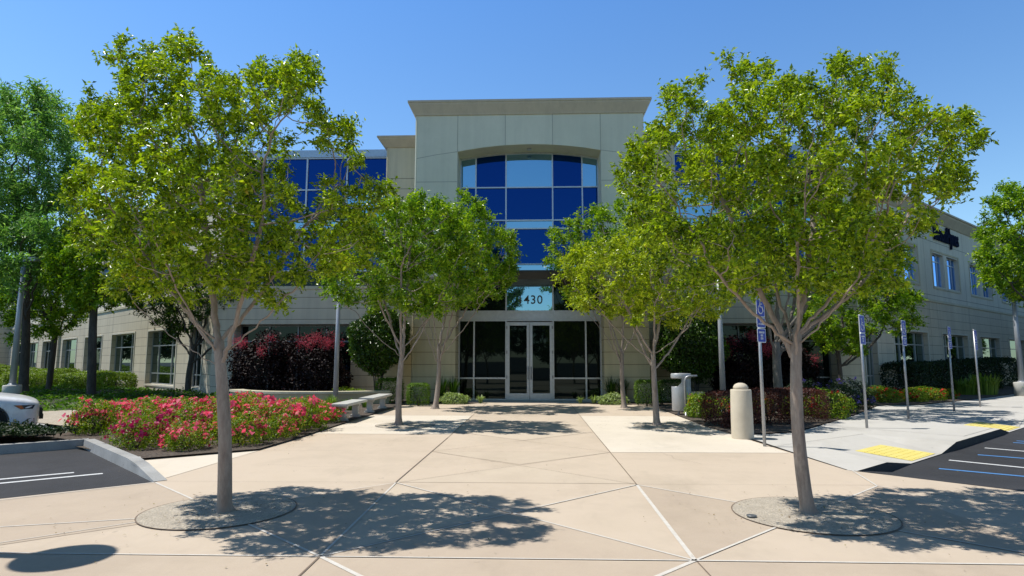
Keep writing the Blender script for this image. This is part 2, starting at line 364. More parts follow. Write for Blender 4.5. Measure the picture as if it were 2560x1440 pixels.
def branch_mesh(name, pos, par, rad, kids, mat, fk, rbase, parent=None, sides=6, minr=0, flare=1.95):
    n = len(pos); child = [[] for _ in range(n)]
    for i in range(n):
        if par[i] >= 0: child[par[i]].append(i)
    r = rad.copy()
    chains = []; stack = [(0, -1)]
    while stack:
        s, p = stack.pop(); ch = ([p] if p >= 0 else [])+[s]; cur = s
        while child[cur]:
            cs = sorted(child[cur], key=lambda c: -r[c]); 
            for o in cs[1:]: stack.append((o, cur))
            cur = cs[0]; ch.append(cur)
        chains.append(ch)
    V = []; F = []; off = 0
    for ci, ch in enumerate(chains):
        if r[ch[-1]] < minr and max(r[c] for c in ch[1:]) < minr: continue
        m = 14 if 0 in ch else (10 if r[ch[1]] > .02 else sides)
        P = pos[ch]; rr = r[ch].copy()
        if 0 in ch:
            k = ch.index(fk)
            for q in range(k+1): u = q/max(1, k); rr[q] = rbase*(1-u)+r[fk]*1.3*u
            ext = P[0]+(P[1]-P[0])*.12; P = np.vstack([P[:1], P[0]+(P[1]-P[0])*.25, P[0]+(P[1]-P[0])*.6, P[1:]])
            rr = np.concatenate([[rbase*flare, rbase*1.28, rbase*1.07], rr[1:]])
            P[0, 2] -= .03
        else: rr[0] = min(rr[0], rr[1]*1.15)
        up = np.array([.13, .97, .2]); a = None
        for q in range(len(P)):
            d = P[min(q+1, len(P)-1)]-P[max(q-1, 0)]; d = d/max(np.linalg.norm(d), 1e-6)
            if a is None: a = np.cross(d, up)
            a = a-d*np.dot(a, d); a = a/max(np.linalg.norm(a), 1e-6); bb = np.cross(d, a)
            th = np.arange(m)*2*PI/m
            wob = 1+(.05*np.sin(th*3+q*.4)+.03*np.sin(th*5+q*.9) if 0 in ch else 0)
            if 0 in ch and q < 3: wob = 1+.22*np.sin(th*5+1+.4*np.sin(th*2))*(1-q*.38)
            ring = P[q]+(np.cos(th)[:, None]*a+np.sin(th)[:, None]*bb)*rr[q]*(wob[:, None] if not isinstance(wob, int) else 1)
            V.append(ring)
        for q in range(len(P)-1):
            j = np.arange(m); F.append(np.stack([off+q*m+j, off+q*m+(j+1) % m, off+(q+1)*m+(j+1) % m, off+(q+1)*m+j], 1))
        off += len(P)*m
    me = np_mesh(name, np.vstack(V), np.vstack(F), [mat], smooth=True)
    return link_mesh(name, me, parent)
def tree(name, label, base, fork, clumps, leafm, barkm, nleaf, lsize, D, n_attr, rb, rf, seed, group=None, limbs=6, asp=.48, tip=.0045, spread=.07, up=.45, reach=.55, extra=0.):
    base = tuple(base)+(0,); t = thing(name, label, 'tree', base, 0, group); B = np.array(base)
    cl = [(c[0]-B[0], c[1]-B[1], c[2], c[3]) for c in clumps]
    fk_ = (fork[0]-B[0], fork[1]-B[1], fork[2])
    pos, par, fk = grow((0, 0, 0), fk_, cl, D, n_attr, seed, limbs, reach=reach)
    rad, kids = skeleton_radii(pos, par, fk, tip, rf)
    branch_mesh('trunk', pos, par, rad, kids, barkm, fk, rb, t)
    g = np.random.default_rng(seed+100)
    # shoots grow from the thin ends
    nk = np.zeros(len(pos)); 
    for i in range(len(pos)-1, 0, -1):
        if par[i] >= 0: nk[par[i]] = max(nk[par[i]], nk[i]+1)
    cand = np.where((nk <= 3) & (np.arange(len(pos)) > fk+3))[0]
    w = np.where(nk[cand] == 0, 1.6, 1.0); idx = g.choice(cand, nleaf//6, p=w/w.sum())
    d = pos[idx]-pos[np.maximum(par[idx], 0)]; d = unit(d)*.55+g.normal(size=d.shape)*.45+np.array([0, 0, .25]); d = unit(d)
    s0 = pos[idx]+g.normal(size=d.shape)*D*.25; Ls = spread*2.2*g.uniform(.5, 1.5, len(idx))
    PP = []; TT = []
    for k in range(6):
        u = (k+.5)/6; side = unit(np.cross(d, g.normal(size=d.shape)))
        PP.append(s0+d*(Ls*u)[:, None]); TT.append(d*.5+side)
    P = np.vstack(PP); Td = np.vstack(TT); keep = P[:, 2] > .25; P = P[keep]; Td = Td[keep]
    nn = np.array([[0, 0, up]])+g.normal(size=P.shape)*.45+unit(P-pos.mean(0))*.15
    V, F = leaves(P, nn, lsize, asp, g, tdir=unit(Td))
    link_mesh('crown', np_mesh('crown', V, F, [leafm]), t)
    return t
CL={
 'A':[(-4.66,6.63,5.15,0.27),(-4.33,6.71,5.26,0.23),(-3.63,6.03,4.75,0.27),(-4.34,7.22,5.37,0.32),(-4.02,6.15,4.5,0.38),(-4.32,6.6,4.71,0.41),(-4.83,7.38,5.08,0.45),(-3.15,5.76,4.18,0.31),(-3.61,6.6,4.56,0.36),(-3.94,7.2,4.83,0.39),(-2.65,5.9,4.32,0.32),(-2.97,6.6,4.64,0.36),(-3.29,7.33,4.98,0.4),(-2.44,5.98,4.48,0.27),(-2.7,6.6,4.78,0.29),(-2.9,7.1,5.02,0.31),(-4.29,6.02,3.96,0.41),(-4.71,6.6,4.19,0.45),(-5.25,7.37,4.49,0.5),(-4.73,6.21,4.18,0.19),(-5.45,7.16,4.57,0.22),(-3.45,5.91,3.78,0.48),(-3.86,6.6,4.04,0.54),(-4.26,7.28,4.29,0.6),(-2.86,5.97,3.8,0.41),(-3.17,6.6,4.03,0.45),(-3.52,7.34,4.3,0.5),(-2.23,5.98,3.96,0.2),(-2.47,6.6,4.21,0.23),(-2.8,7.5,4.57,0.26),(-1.98,6.02,3.93,0.16),(-2.17,6.6,4.16,0.18),(-2.39,7.27,4.42,0.2),(-4.33,5.89,3.41,0.34),(-4.85,6.6,3.63,0.38),(-5.44,7.4,3.88,0.43),(-3.61,5.68,3.22,0.47),(-4.19,6.6,3.48,0.54),(-4.84,7.62,3.77,0.62),(-3.04,5.81,3.21,0.48),(-3.46,6.6,3.43,0.54),(-3.84,7.33,3.63,0.6),(-2.57,5.92,3.12,0.34),(-2.86,6.6,3.29,0.38),(-3.18,7.35,3.48,0.43),(-1.97,5.82,3.31,0.18),(-2.24,6.6,3.53,0.2),(-2.51,7.41,3.77,0.23),(-1.88,6,3.69,0.16),(-2.07,6.6,3.9,0.17),(-2.31,7.38,4.17,0.19),(-1.75,6.01,3.26,0.16),(-1.92,6.6,3.42,0.18),(-2.09,7.19,3.58,0.2),(-4.49,6.06,2.96,0.27),(-5.16,6.96,3.16,0.31),(-3.83,5.76,2.77,0.39),(-4.38,6.6,2.94,0.45),(-4.88,7.35,3.09,0.5),(-3.19,5.69,2.67,0.39),(-3.69,6.6,2.84,0.45),(-4.19,7.48,3.01,0.51),(-2.7,5.9,2.71,0.4),(-3.02,6.6,2.84,0.45),(-3.27,7.14,2.94,0.49),(-2.26,6.11,2.78,0.35),(-2.44,6.6,2.88,0.38),(-2.74,7.43,3.04,0.43),(-1.93,6.1,2.99,0.27),(-2.09,6.6,3.1,0.29),(-2.33,7.36,3.27,0.33),(-1.79,6.05,2.77,0.17),(-2.07,7,2.95,0.19),(-3.64,6.09,2.46,0.25),(-3.94,6.6,2.53,0.27),(-4.33,7.25,2.62,0.3),(-2.99,6.12,2.46,0.23),(-3.23,6.6,2.53,0.25),(-3.58,7.32,2.63,0.28),(-2.42,5.95,2.43,0.2),(-2.85,7,2.58,0.24),(-4.23,6.15,2.51,0.23),(-4.72,6.87,2.62,0.26),(-4.93,6.56,2.8,0.16),(-2.26,5.76,4.17,0.18),(-2.59,6.6,4.54,0.2),(-2.92,7.44,4.92,0.23),(-4.39,6.61,2.38,0.18),(-2.21,6.23,2.47,0.23),(-2.45,6.93,2.57,0.26),(-2.06,6.28,2.6,0.19),(-2.27,6.94,2.71,0.21),(-1.63,6.03,3.26,0.16),(-1.96,7.26,3.6,0.2),(-1.79,6.18,3.01,0.17),(-2.02,6.98,3.19,0.19),(-3.22,5.94,2.32,0.18),(-3.86,7.13,2.46,0.22),(-2.77,6.19,2.28,0.17),(-3.11,6.97,2.37,0.19),(-4.94,6.63,5.17,0.13),(-2.34,6.14,4.65,0.15),(-2.69,7.05,5.1,0.17),(-4.84,6.24,3.52,0.17),(-5.6,7.21,3.82,0.2),(-1.95,6.14,3.98,0.12),(-2.1,6.6,4.16,0.13),(-2.34,7.35,4.45,0.14),(-4.71,6.26,4.38,0.23),(-5.34,7.09,4.75,0.27),(-1.71,5.85,3.64,0.12),(-1.93,6.6,3.9,0.14),(-2.14,7.3,4.14,0.15),(-1.64,6.22,3.35,0.15),(-1.87,7.07,3.59,0.17),(-1.52,6.32,3.33,0.09),(-1.68,7.01,3.52,0.11),(-1.56,6.27,3.19,0.11),(-1.74,6.97,3.37,0.12),(-1.93,6.8,2.78,0.21),(-1.77,6.75,2.95,0.14),(-4.94,6.6,5.13,0.13),(-2.27,6.07,4.5,0.12),(-2.64,7.07,4.98,0.14),(-4.88,6.23,4.1,0.13),(-5.43,6.92,4.37,0.14),(-5,6.29,3.32,0.15),(-5.59,7.03,3.52,0.17),(-5.17,6.72,2.51,0.14),(-4.11,6.6,2.31,0.2),(-3.14,6.09,2.54,0.25),(-3.41,6.6,2.62,0.27),(-3.81,7.38,2.74,0.3),(-2.62,6.15,2.26,0.17),(-2.96,6.94,2.34,0.19),(-2.76,5.8,2.53,0.24),(-3.14,6.6,2.66,0.27),(-3.51,7.36,2.78,0.3),(-4.68,6.65,2.32,0.14),(-3.6,6.26,2.25,0.15),(-4.03,7.01,2.33,0.17)],
 'B':[(3.51,6.41,4.66,0.28),(3.97,7.24,5.05,0.32),(3.79,6.48,4.75,0.17),(4.15,7.11,5.06,0.18),(3.21,6.35,4.61,0.28),(3.76,7.44,5.13,0.33),(2.29,6.3,4.6,0.24),(2.64,7.28,5.07,0.27),(2.12,6.64,4.84,0.19),(2.57,6.39,4.66,0.15),(2.95,7.33,5.11,0.18),(2.67,6.07,4.14,0.37),(2.99,6.8,4.45,0.42),(3.34,7.61,4.79,0.47),(3.21,5.91,3.94,0.44),(3.69,6.8,4.3,0.51),(4.14,7.63,4.62,0.57),(2.06,5.96,3.98,0.37),(2.35,6.8,4.32,0.42),(2.59,7.48,4.59,0.46),(1.6,6.15,4.17,0.27),(1.94,7.46,4.72,0.33),(1.47,6.44,4.43,0.15),(1.64,7.21,4.77,0.17),(1.46,5.96,3.72,0.39),(1.67,6.8,4.02,0.44),(1.84,7.48,4.26,0.49),(2.06,6.12,3.58,0.46),(2.29,6.8,3.8,0.51),(2.64,7.86,4.14,0.59),(2.6,5.91,3.51,0.44),(3,6.8,3.79,0.51),(3.44,7.81,4.12,0.59),(3.25,5.84,3.47,0.44),(3.79,6.8,3.78,0.51),(4.34,7.79,4.1,0.58),(3.89,6.09,3.86,0.31),(4.34,6.8,4.12,0.35),(4.75,7.45,4.36,0.38),(4.29,6.22,3.91,0.23),(5.12,7.42,4.35,0.28),(4.69,6.44,4.05,0.18),(5.23,7.17,4.33,0.2),(5.07,6.71,4.03,0.11),(4.51,6.4,4.13,0.12),(5.1,7.24,4.46,0.14),(1.17,6.34,3.49,0.28),(1.25,6.8,3.63,0.3),(1.36,7.39,3.8,0.33),(0.96,6.51,3.54,0.16),(1.06,7.19,3.74,0.17),(1.5,6.2,3.26,0.4),(1.65,6.8,3.41,0.44),(1.78,7.36,3.56,0.48),(2.09,6.05,3.07,0.43),(2.35,6.8,3.25,0.49),(2.59,7.49,3.42,0.54),(2.76,6.15,3.09,0.44),(3.05,6.8,3.24,0.49),(3.42,7.62,3.44,0.55),(3.26,5.91,3.02,0.42),(3.75,6.8,3.24,0.49),(4.14,7.51,3.41,0.54),(3.76,5.89,3.33,0.34),(4.34,6.8,3.59,0.39),(4.79,7.5,3.8,0.44),(4.33,6.26,3.52,0.19),(4.7,6.8,3.68,0.21),(5.03,7.28,3.83,0.22),(4.07,6.03,3.21,0.12),(4.59,6.8,3.41,0.13),(4.91,7.27,3.54,0.14),(1.26,6.24,2.95,0.32),(1.45,7.2,3.16,0.37),(1.71,6.15,2.72,0.36),(1.9,6.8,2.84,0.39),(2.08,7.47,2.97,0.43),(2.17,5.89,2.6,0.34),(2.5,6.8,2.75,0.39),(2.76,7.49,2.87,0.43),(2.75,5.92,2.6,0.38),(3.16,6.8,2.75,0.44),(3.48,7.49,2.86,0.49),(3.45,6.23,2.73,0.36),(3.77,6.8,2.83,0.39),(4.18,7.55,2.97,0.44),(3.66,5.91,2.9,0.18),(4.22,6.8,3.1,0.21),(4.68,7.55,3.26,0.23),(2.04,6.34,2.42,0.19),(2.38,7.41,2.56,0.23),(3.28,6.4,2.43,0.22),(3.48,6.8,2.48,0.23),(3.78,7.38,2.55,0.25),(1.24,6.25,3.89,0.21),(1.44,7.21,4.24,0.25),(1.11,6.27,3.17,0.19),(1.31,7.41,3.46,0.23),(0.92,6.47,3.58,0.13),(1.01,7.14,3.78,0.15),(1.63,6.47,2.53,0.22),(1.8,7.15,2.63,0.24),(3.55,6.17,2.43,0.19),(4.18,7.26,2.58,0.22),(4.2,6.05,3.31,0.12),(4.73,6.8,3.52,0.14),(5.16,7.43,3.7,0.15),(4.69,6.45,3.92,0.15),(5.32,7.32,4.23,0.17),(1.88,6.8,4.85,0.16),(3.85,6.37,4.47,0.15),(4.49,7.42,4.95,0.18),(2.62,6.13,4.3,0.21),(2.9,6.8,4.59,0.23),(3.19,7.47,4.89,0.25),(1.11,6.44,3.83,0.15),(1.26,7.29,4.12,0.17),(2.3,6.29,2.38,0.19),(2.66,7.26,2.5,0.22),(2.88,6.15,2.36,0.19),(3.18,6.8,2.44,0.21),(3.37,7.2,2.48,0.22),(2.48,6.11,2.51,0.23),(2.76,6.8,2.61,0.26),(3.1,7.64,2.74,0.29),(3.34,6.38,2.26,0.15),(3.72,7.11,2.33,0.17),(1.92,6.5,2.36,0.18),(2.09,7.07,2.43,0.19)],
 'C':[(-4.32,14.4,3.61,0.64),(-4.62,15.4,3.75,0.68),(-4.87,16.23,3.86,0.72),(-3.67,14.45,4.1,0.74),(-3.92,15.4,4.26,0.79),(-4.18,16.42,4.44,0.84),(-4.11,14.41,4.58,0.54),(-4.4,15.4,4.79,0.58),(-4.68,16.4,4.99,0.62),(-3.23,14.58,4.76,0.65),(-3.41,15.4,4.94,0.68),(-3.6,16.24,5.12,0.72),(-3.66,14.68,5.18,0.45),(-3.84,15.4,5.36,0.47),(-4.04,16.19,5.55,0.5),(-2.68,14.74,5.24,0.55),(-2.8,15.4,5.4,0.58),(-2.94,16.15,5.59,0.61),(-2.96,14.71,4.53,0.85),(-3.1,15.4,4.67,0.89),(-3.28,16.32,4.85,0.95),(-2.25,14.51,4.83,0.64),(-2.38,15.4,5.03,0.68),(-2.5,16.14,5.2,0.72),(-1.85,15.21,5.24,0.47),(-1.98,14.74,4.33,0.75),(-2.07,15.4,4.46,0.79),(-2.17,16.17,4.6,0.83),(-2.95,14.78,5.61,0.2),(-3.18,15.97,5.93,0.22),(-4.5,14.72,3.16,0.45),(-4.87,15.92,3.29,0.49),(-3.59,14.59,3.39,0.55),(-3.79,15.4,3.49,0.58),(-3.97,16.11,3.58,0.6),(-2.55,14.68,3.54,0.65),(-2.67,15.4,3.64,0.68),(-2.78,16.01,3.72,0.71),(-1.79,14.82,3.66,0.61),(-1.92,15.94,3.81,0.65),(-3.23,14.72,3.01,0.28),(-3.37,15.4,3.08,0.29),(-3.55,16.22,3.16,0.31),(-2.29,14.97,2.94,0.26),(-2.4,15.68,3,0.27),(-4.94,14.77,4.16,0.38),(-5.16,15.4,4.27,0.4),(-5.37,16.04,4.38,0.42),(-4.86,14.87,3.58,0.46),(-5.18,15.87,3.71,0.49),(-4.63,14.64,4.73,0.3),(-4.87,15.4,4.89,0.32),(-5.04,15.94,5.01,0.33),(-5.2,15.32,3.23,0.29),(-4.22,14.55,5.11,0.35),(-4.46,15.4,5.31,0.37),(-4.62,15.93,5.44,0.38),(-4.02,14.8,2.88,0.25),(-4.37,16.08,2.99,0.27),(-3.21,14.43,5.27,0.39),(-3.43,15.4,5.51,0.42),(-3.55,15.96,5.66,0.44),(-3.87,14.55,3.1,0.38),(-4.09,15.4,3.18,0.4),(-4.3,16.17,3.26,0.42),(-2.89,14.49,3.09,0.45),(-3.07,15.4,3.18,0.47),(-3.19,15.98,3.24,0.49),(-2.38,14.9,3.13,0.43),(-2.57,16.1,3.25,0.46),(-1.84,15.3,3.16,0.42),(-4.8,15.38,2.93,0.26)],
 'D':[(-1.89,19.91,6.09,0.61),(-1.98,20.9,6.32,0.64),(-2.05,21.62,6.48,0.66),(-2.34,20.28,7.08,0.3),(-2.41,20.9,7.25,0.31),(-2.46,21.4,7.38,0.32),(-1.78,20.11,6.69,0.34),(-1.85,20.9,6.89,0.36),(-1.93,21.82,7.12,0.37),(-1.31,20.2,5.75,0.62),(-1.35,20.9,5.89,0.64),(-1.4,21.69,6.05,0.67),(-2,19.82,4.87,1.01),(-2.11,20.9,5.05,1.07),(-2.24,22.18,5.27,1.14),(-1.1,20.11,4.92,0.62),(-1.14,20.9,5.05,0.64),(-1.2,21.85,5.21,0.67),(-0.58,20.38,5.1,0.25),(-0.59,20.9,5.18,0.26),(-0.61,21.55,5.3,0.26),(-1.28,19.89,4.22,0.61),(-1.35,20.9,4.35,0.64),(-1.4,21.77,4.47,0.67),(-2.83,20.2,3.73,0.62),(-2.93,20.9,3.81,0.64),(-3.02,21.59,3.88,0.66),(-3.58,19.84,4.89,1.08),(-3.78,20.9,5.06,1.14),(-3.91,21.63,5.18,1.18),(-1.77,20.26,3.74,0.48),(-1.83,20.9,3.8,0.5),(-1.9,21.76,3.89,0.52),(-3.8,20.4,3.76,0.63),(-4.02,21.59,3.88,0.66),(-4.46,20.27,4.56,0.76),(-4.7,21.34,4.71,0.8),(-2.67,19.8,5.81,0.68),(-2.81,20.9,6.04,0.71),(-2.92,21.69,6.21,0.74),(-0.84,20.11,5.59,0.38),(-0.87,20.9,5.75,0.4),(-0.91,21.81,5.93,0.42),(-0.77,20.25,4.4,0.41),(-0.8,20.9,4.49,0.43),(-0.83,21.67,4.6,0.44),(-2.32,20.2,6.16,0.55),(-2.4,20.9,6.32,0.57),(-2.48,21.61,6.48,0.59),(-2.98,20.36,3.48,0.49),(-3.06,20.9,3.53,0.5),(-3.17,21.64,3.6,0.52),(-2.04,20.3,3.54,0.49),(-2.1,20.9,3.6,0.5),(-2.19,21.8,3.68,0.52),(-4.04,20.97,3.47,0.43),(-1.25,20.41,3.75,0.39),(-1.32,21.56,3.87,0.41)],
 'E':[(1.15,15.05,4.07,0.46),(1.2,15.6,4.16,0.48),(1.24,16.14,4.25,0.5),(1.62,14.79,4.12,0.56),(1.71,15.6,4.26,0.59),(1.78,16.31,4.38,0.61),(0.96,15.17,3.69,0.44),(1.03,16.24,3.84,0.47),(1.42,14.82,3.35,0.56),(1.49,15.6,3.44,0.59),(1.56,16.29,3.52,0.61),(2.05,14.49,3.69,0.74),(2.21,15.6,3.85,0.8),(2.35,16.57,3.99,0.85),(2.93,14.61,3.99,0.85),(3.13,15.6,4.15,0.91),(3.3,16.49,4.3,0.96),(3.87,14.95,4.09,0.77),(4.04,15.6,4.2,0.8),(4.22,16.3,4.31,0.83),(4.41,15.05,3.56,0.51),(4.57,15.6,3.63,0.53),(4.78,16.33,3.73,0.56),(4.71,14.91,3.64,0.33),(4.92,15.6,3.73,0.34),(5.11,16.19,3.81,0.35),(3.65,14.56,3.21,0.7),(3.91,15.6,3.33,0.75),(4.11,16.41,3.42,0.78),(2.74,14.74,3.09,0.6),(2.9,15.6,3.18,0.64),(3.03,16.3,3.25,0.67),(2.01,15.04,2.93,0.43),(2.09,15.6,2.98,0.45),(2.18,16.25,3.04,0.47),(4.43,15.06,2.92,0.36),(4.7,15.95,3,0.38),(3.52,15.04,4.66,0.51),(3.65,15.6,4.77,0.53),(3.77,16.13,4.88,0.55),(2.62,14.94,4.54,0.51),(2.73,15.6,4.67,0.53),(2.86,16.34,4.82,0.56),(4.34,15.08,4.16,0.51),(4.49,15.6,4.25,0.53),(4.68,16.26,4.36,0.55),(1.04,15.04,3.18,0.36),(1.12,16.09,3.29,0.38),(1.62,15,2.88,0.31),(1.74,16.14,2.97,0.33),(2.44,14.71,2.8,0.32),(2.59,15.6,2.87,0.34),(2.72,16.38,2.94,0.36),(3.21,15,2.78,0.36),(3.34,15.6,2.82,0.37),(3.51,16.37,2.88,0.39),(3.98,15.17,2.79,0.36),(4.2,16.04,2.85,0.38),(4.63,15.21,3.18,0.36),(4.89,16.06,3.27,0.38),(4.91,15.21,3.98,0.31),(5.19,16.08,4.11,0.33),(2.13,14.45,3.3,0.49),(2.3,15.6,3.44,0.53),(2.42,16.41,3.53,0.56)],
 'F':[(0.93,20.95,5.95,0.57),(0.97,21.8,6.13,0.6),(1.6,20.68,6.24,0.56),(1.66,21.4,6.4,0.58),(1.7,21.91,6.52,0.6),(2.3,20.84,6.55,0.5),(2.37,21.4,6.69,0.51),(2.46,22.23,6.88,0.53),(3.1,20.64,6.5,0.63),(3.21,21.4,6.68,0.66),(3.34,22.29,6.89,0.68),(0.92,20.94,5.18,0.57),(0.94,21.4,5.26,0.58),(0.97,22.15,5.39,0.6),(1.98,20.49,5.37,0.91),(2.07,21.4,5.54,0.95),(2.16,22.38,5.72,0.99),(2.99,20.09,5.29,1.03),(3.19,21.4,5.53,1.1),(3.32,22.33,5.7,1.14),(4.22,20.91,6.27,0.79),(4.32,21.4,6.38,0.8),(4.48,22.18,6.56,0.83),(1.96,20.46,4.42,0.77),(2.05,21.4,4.55,0.8),(2.12,22.11,4.64,0.83),(3.58,20.59,4.29,0.91),(3.72,21.4,4.4,0.95),(3.87,22.29,4.51,0.99),(4.89,20.94,5.44,0.79),(5.12,21.93,5.62,0.82),(1.31,20.84,3.85,0.43),(1.38,21.93,3.97,0.45),(3.06,20.83,3.57,0.64),(3.15,21.4,3.63,0.66),(3.29,22.38,3.72,0.69),(1.59,21.02,3.46,0.4),(1.66,21.86,3.53,0.42),(2.51,20.74,3.43,0.45),(2.59,21.4,3.49,0.47),(2.65,21.93,3.54,0.48),(3.88,20.89,3.44,0.46),(4.05,21.84,3.53,0.48)],
 'G':[(-24.06,26.22,13.3,0.81),(-25.64,27.94,14.07,0.86),(-22.34,26.2,13.27,0.8),(-23.8,27.92,14.03,0.86),(-22.84,25.84,11.81,1.24),(-23.86,27,12.27,1.29),(-25.11,28.41,12.82,1.36),(-21.36,26.04,12.05,0.98),(-22.97,28,12.84,1.05),(-23.21,25.58,10.43,1.4),(-24.5,27,10.92,1.47),(-26.07,28.73,11.51,1.57),(-21.14,25.08,10.06,1.37),(-22.75,27,10.7,1.47),(-24.02,28.5,11.21,1.56),(-20.79,26.09,11.5,0.53),(-22.03,27.65,12.09,0.57),(-22.41,25.7,8.64,1.49),(-23.55,27,8.99,1.57),(-24.66,28.28,9.34,1.64),(-20.53,25.39,8.54,1.04),(-21.84,27,8.98,1.11),(-22.84,28.25,9.32,1.16),(-23.14,25.88,7.07,1.41),(-24.14,27,7.3,1.47),(-25.23,28.21,7.56,1.54),(-21.55,25.95,6.89,1.42),(-22.42,27,7.1,1.47),(-23.62,28.44,7.4,1.55),(-20.59,26.34,6.96,0.9),(-21.56,27.58,7.21,0.94),(-22.34,25.99,5.3,1.24),(-23.78,27.67,5.54,1.32),(-24.6,25.99,9.65,1.42),(-25.56,27,9.97,1.47),(-26.64,28.14,10.32,1.54),(-25.23,26.4,12.05,1.08),(-26.52,27.75,12.59,1.14),(-24.81,26.31,6.98,1.44),(-26.28,27.88,7.3,1.52),(-20.67,23.4,5.57,0.8),(-19.86,23.4,5.73,0.8),(-20.78,23.4,6.7,0.8),(-19.81,23.4,6.86,0.8),(-20.1,23.4,4.77,0.64),(-20.91,23.4,4.77,0.64)],
 'H':[(-17.18,23.25,6,0.95),(-18.1,24.5,6.24,1),(-19.08,25.82,6.49,1.06),(-18.09,23.25,5.37,0.87),(-19.06,24.5,5.58,0.92),(-19.88,25.55,5.75,0.96),(-16.07,23.11,5.34,0.95),(-17.03,24.5,5.57,1),(-18.06,25.98,5.8,1.06),(-17.18,23.17,4.73,0.79),(-18.16,24.5,4.9,0.84),(-18.92,25.52,5.04,0.87),(-15.79,23.51,4.45,0.72),(-16.45,24.5,4.57,0.75),(-16.9,25.16,4.65,0.77),(-19.07,23.96,4.68,0.65),(-19.96,25.08,4.82,0.68),(-16.55,23.71,4.15,0.49),(-17.1,24.5,4.24,0.5),(-17.66,25.3,4.32,0.52),(-18.16,23.92,4.02,0.57),(-18.6,24.5,4.08,0.59),(-19.2,25.3,4.16,0.6),(-17.37,23.85,7.1,0.98),(-17.84,24.5,7.25,1),(-18.35,25.2,7.42,1.03),(-15.68,23.7,5.75,0.81),(-16.21,24.5,5.89,0.84),(-16.94,25.59,6.09,0.87),(-17.76,23.3,4.9,0.8),(-18.68,24.5,5.07,0.84),(-19.51,25.58,5.23,0.87),(-16.8,23.61,4.14,0.73),(-17.43,24.5,4.24,0.75),(-17.93,25.19,4.31,0.77),(-17.73,23.55,4.14,0.64),(-18.44,24.5,4.24,0.67),(-19.22,25.53,4.35,0.7),(-16.12,23.73,4.79,0.81),(-16.64,24.5,4.9,0.84),(-17.2,25.32,5.01,0.86),(-18.8,23.51,5.58,0.72),(-19.59,24.5,5.75,0.75),(-20.47,25.6,5.93,0.79)],
 'I':[(-25.42,29.59,5.61,1.01),(-26.2,30.5,5.73,1.04),(-26.79,31.19,5.82,1.06),(-23.93,29.33,5.17,1.2),(-24.89,30.5,5.31,1.25),(-25.63,31.41,5.42,1.29),(-22.94,29.7,4.41,0.91),(-23.55,30.5,4.48,0.94),(-24.35,31.53,4.58,0.97),(-24.54,29.46,3.99,1.01),(-25.41,30.5,4.08,1.04),(-26.31,31.58,4.17,1.08),(-26.11,29.82,4.43,1.02),(-26.71,30.5,4.49,1.04),(-27.45,31.34,4.57,1.07),(-23.8,29.87,3.42,0.71),(-24.3,30.5,3.46,0.73),(-24.8,31.12,3.5,0.74),(-25.27,29.69,3.22,0.71),(-25.96,30.5,3.26,0.73),(-26.76,31.44,3.31,0.75),(-22.87,29.99,3.43,0.45),(-23.61,30.96,3.49,0.46),(-26.93,30.13,5.69,0.93),(-27.57,30.85,5.78,0.95)],
 'J':[(-16.5,27.13,4.15,0.65),(-17.03,28,4.23,0.67),(-17.61,28.96,4.32,0.69),(-15.77,27.23,3.43,0.74),(-16.22,28,3.48,0.76),(-16.67,28.78,3.53,0.79),(-14.41,26.67,4.1,0.91),(-15.13,28,4.22,0.96),(-15.81,29.25,4.34,1),(-13.53,26.99,4.85,0.92),(-14.04,28,4.97,0.96),(-14.41,28.75,5.06,0.98),(-13.04,26.81,4.11,0.64),(-13.62,28,4.22,0.67),(-13.97,28.74,4.29,0.69),(-17.02,27.45,3.45,0.56),(-17.36,28,3.49,0.57),(-17.83,28.76,3.54,0.59),(-15.39,27.01,5.22,1.11),(-15.96,28,5.35,1.15),(-16.5,28.94,5.48,1.19),(-12.63,27.38,5.26,1.12),(-12.92,28,5.34,1.15),(-13.3,28.83,5.45,1.18),(-16.65,27.28,5.08,0.93),(-17.09,28,5.17,0.96),(-17.47,28.63,5.25,0.98),(-17.5,27.55,4.19,0.75),(-18.19,28.63,4.29,0.78),(-16.06,27.06,3.78,0.83),(-16.62,28,3.86,0.86),(-17.12,28.84,3.92,0.89),(-14.08,27.29,5.44,1.12),(-14.45,28,5.54,1.15),(-14.81,28.7,5.64,1.18),(-16.43,27.49,2.72,0.38),(-17.06,28.54,2.76,0.39),(-11.5,27.39,4.7,0.65),(-11.97,28.51,4.83,0.68)],
 'K':[(6.25,18.46,5.7,0.88),(6.8,20.08,6.06,0.96),(7.39,18.28,6.14,1),(8.17,20.21,6.62,1.1),(8.38,17.93,5.57,0.98),(9.02,19.3,5.87,1.05),(9.7,20.76,6.2,1.13),(6.51,18.33,4.58,0.88),(6.85,19.3,4.74,0.92),(7.26,20.46,4.93,0.98),(7.74,17.91,4.62,0.98),(8.34,19.3,4.86,1.05),(8.79,20.34,5.03,1.11),(8.82,18.28,4.44,0.75),(9.31,19.3,4.6,0.79),(9.99,20.7,4.82,0.85),(6.24,19.41,4.12,0.6),(6.87,18.8,3.67,0.58),(7.31,20,3.81,0.61),(8.51,18.46,3.63,0.57),(8.89,19.3,3.72,0.59),(9.23,20.03,3.8,0.62),(9.43,17.87,4.61,0.85),(10.18,19.3,4.85,0.92),(11.01,20.87,5.11,1),(10.13,18.05,5.22,0.74),(10.84,19.3,5.48,0.79),(11.52,20.52,5.72,0.84),(9.46,18.03,5.58,0.86),(10.13,19.3,5.86,0.92),(10.62,20.23,6.07,0.97),(10.09,18.3,4.2,0.62),(10.64,19.3,4.34,0.66),(11.1,20.14,4.46,0.69),(10.84,18.35,4.68,0.56),(11.86,20.06,4.97,0.62)],
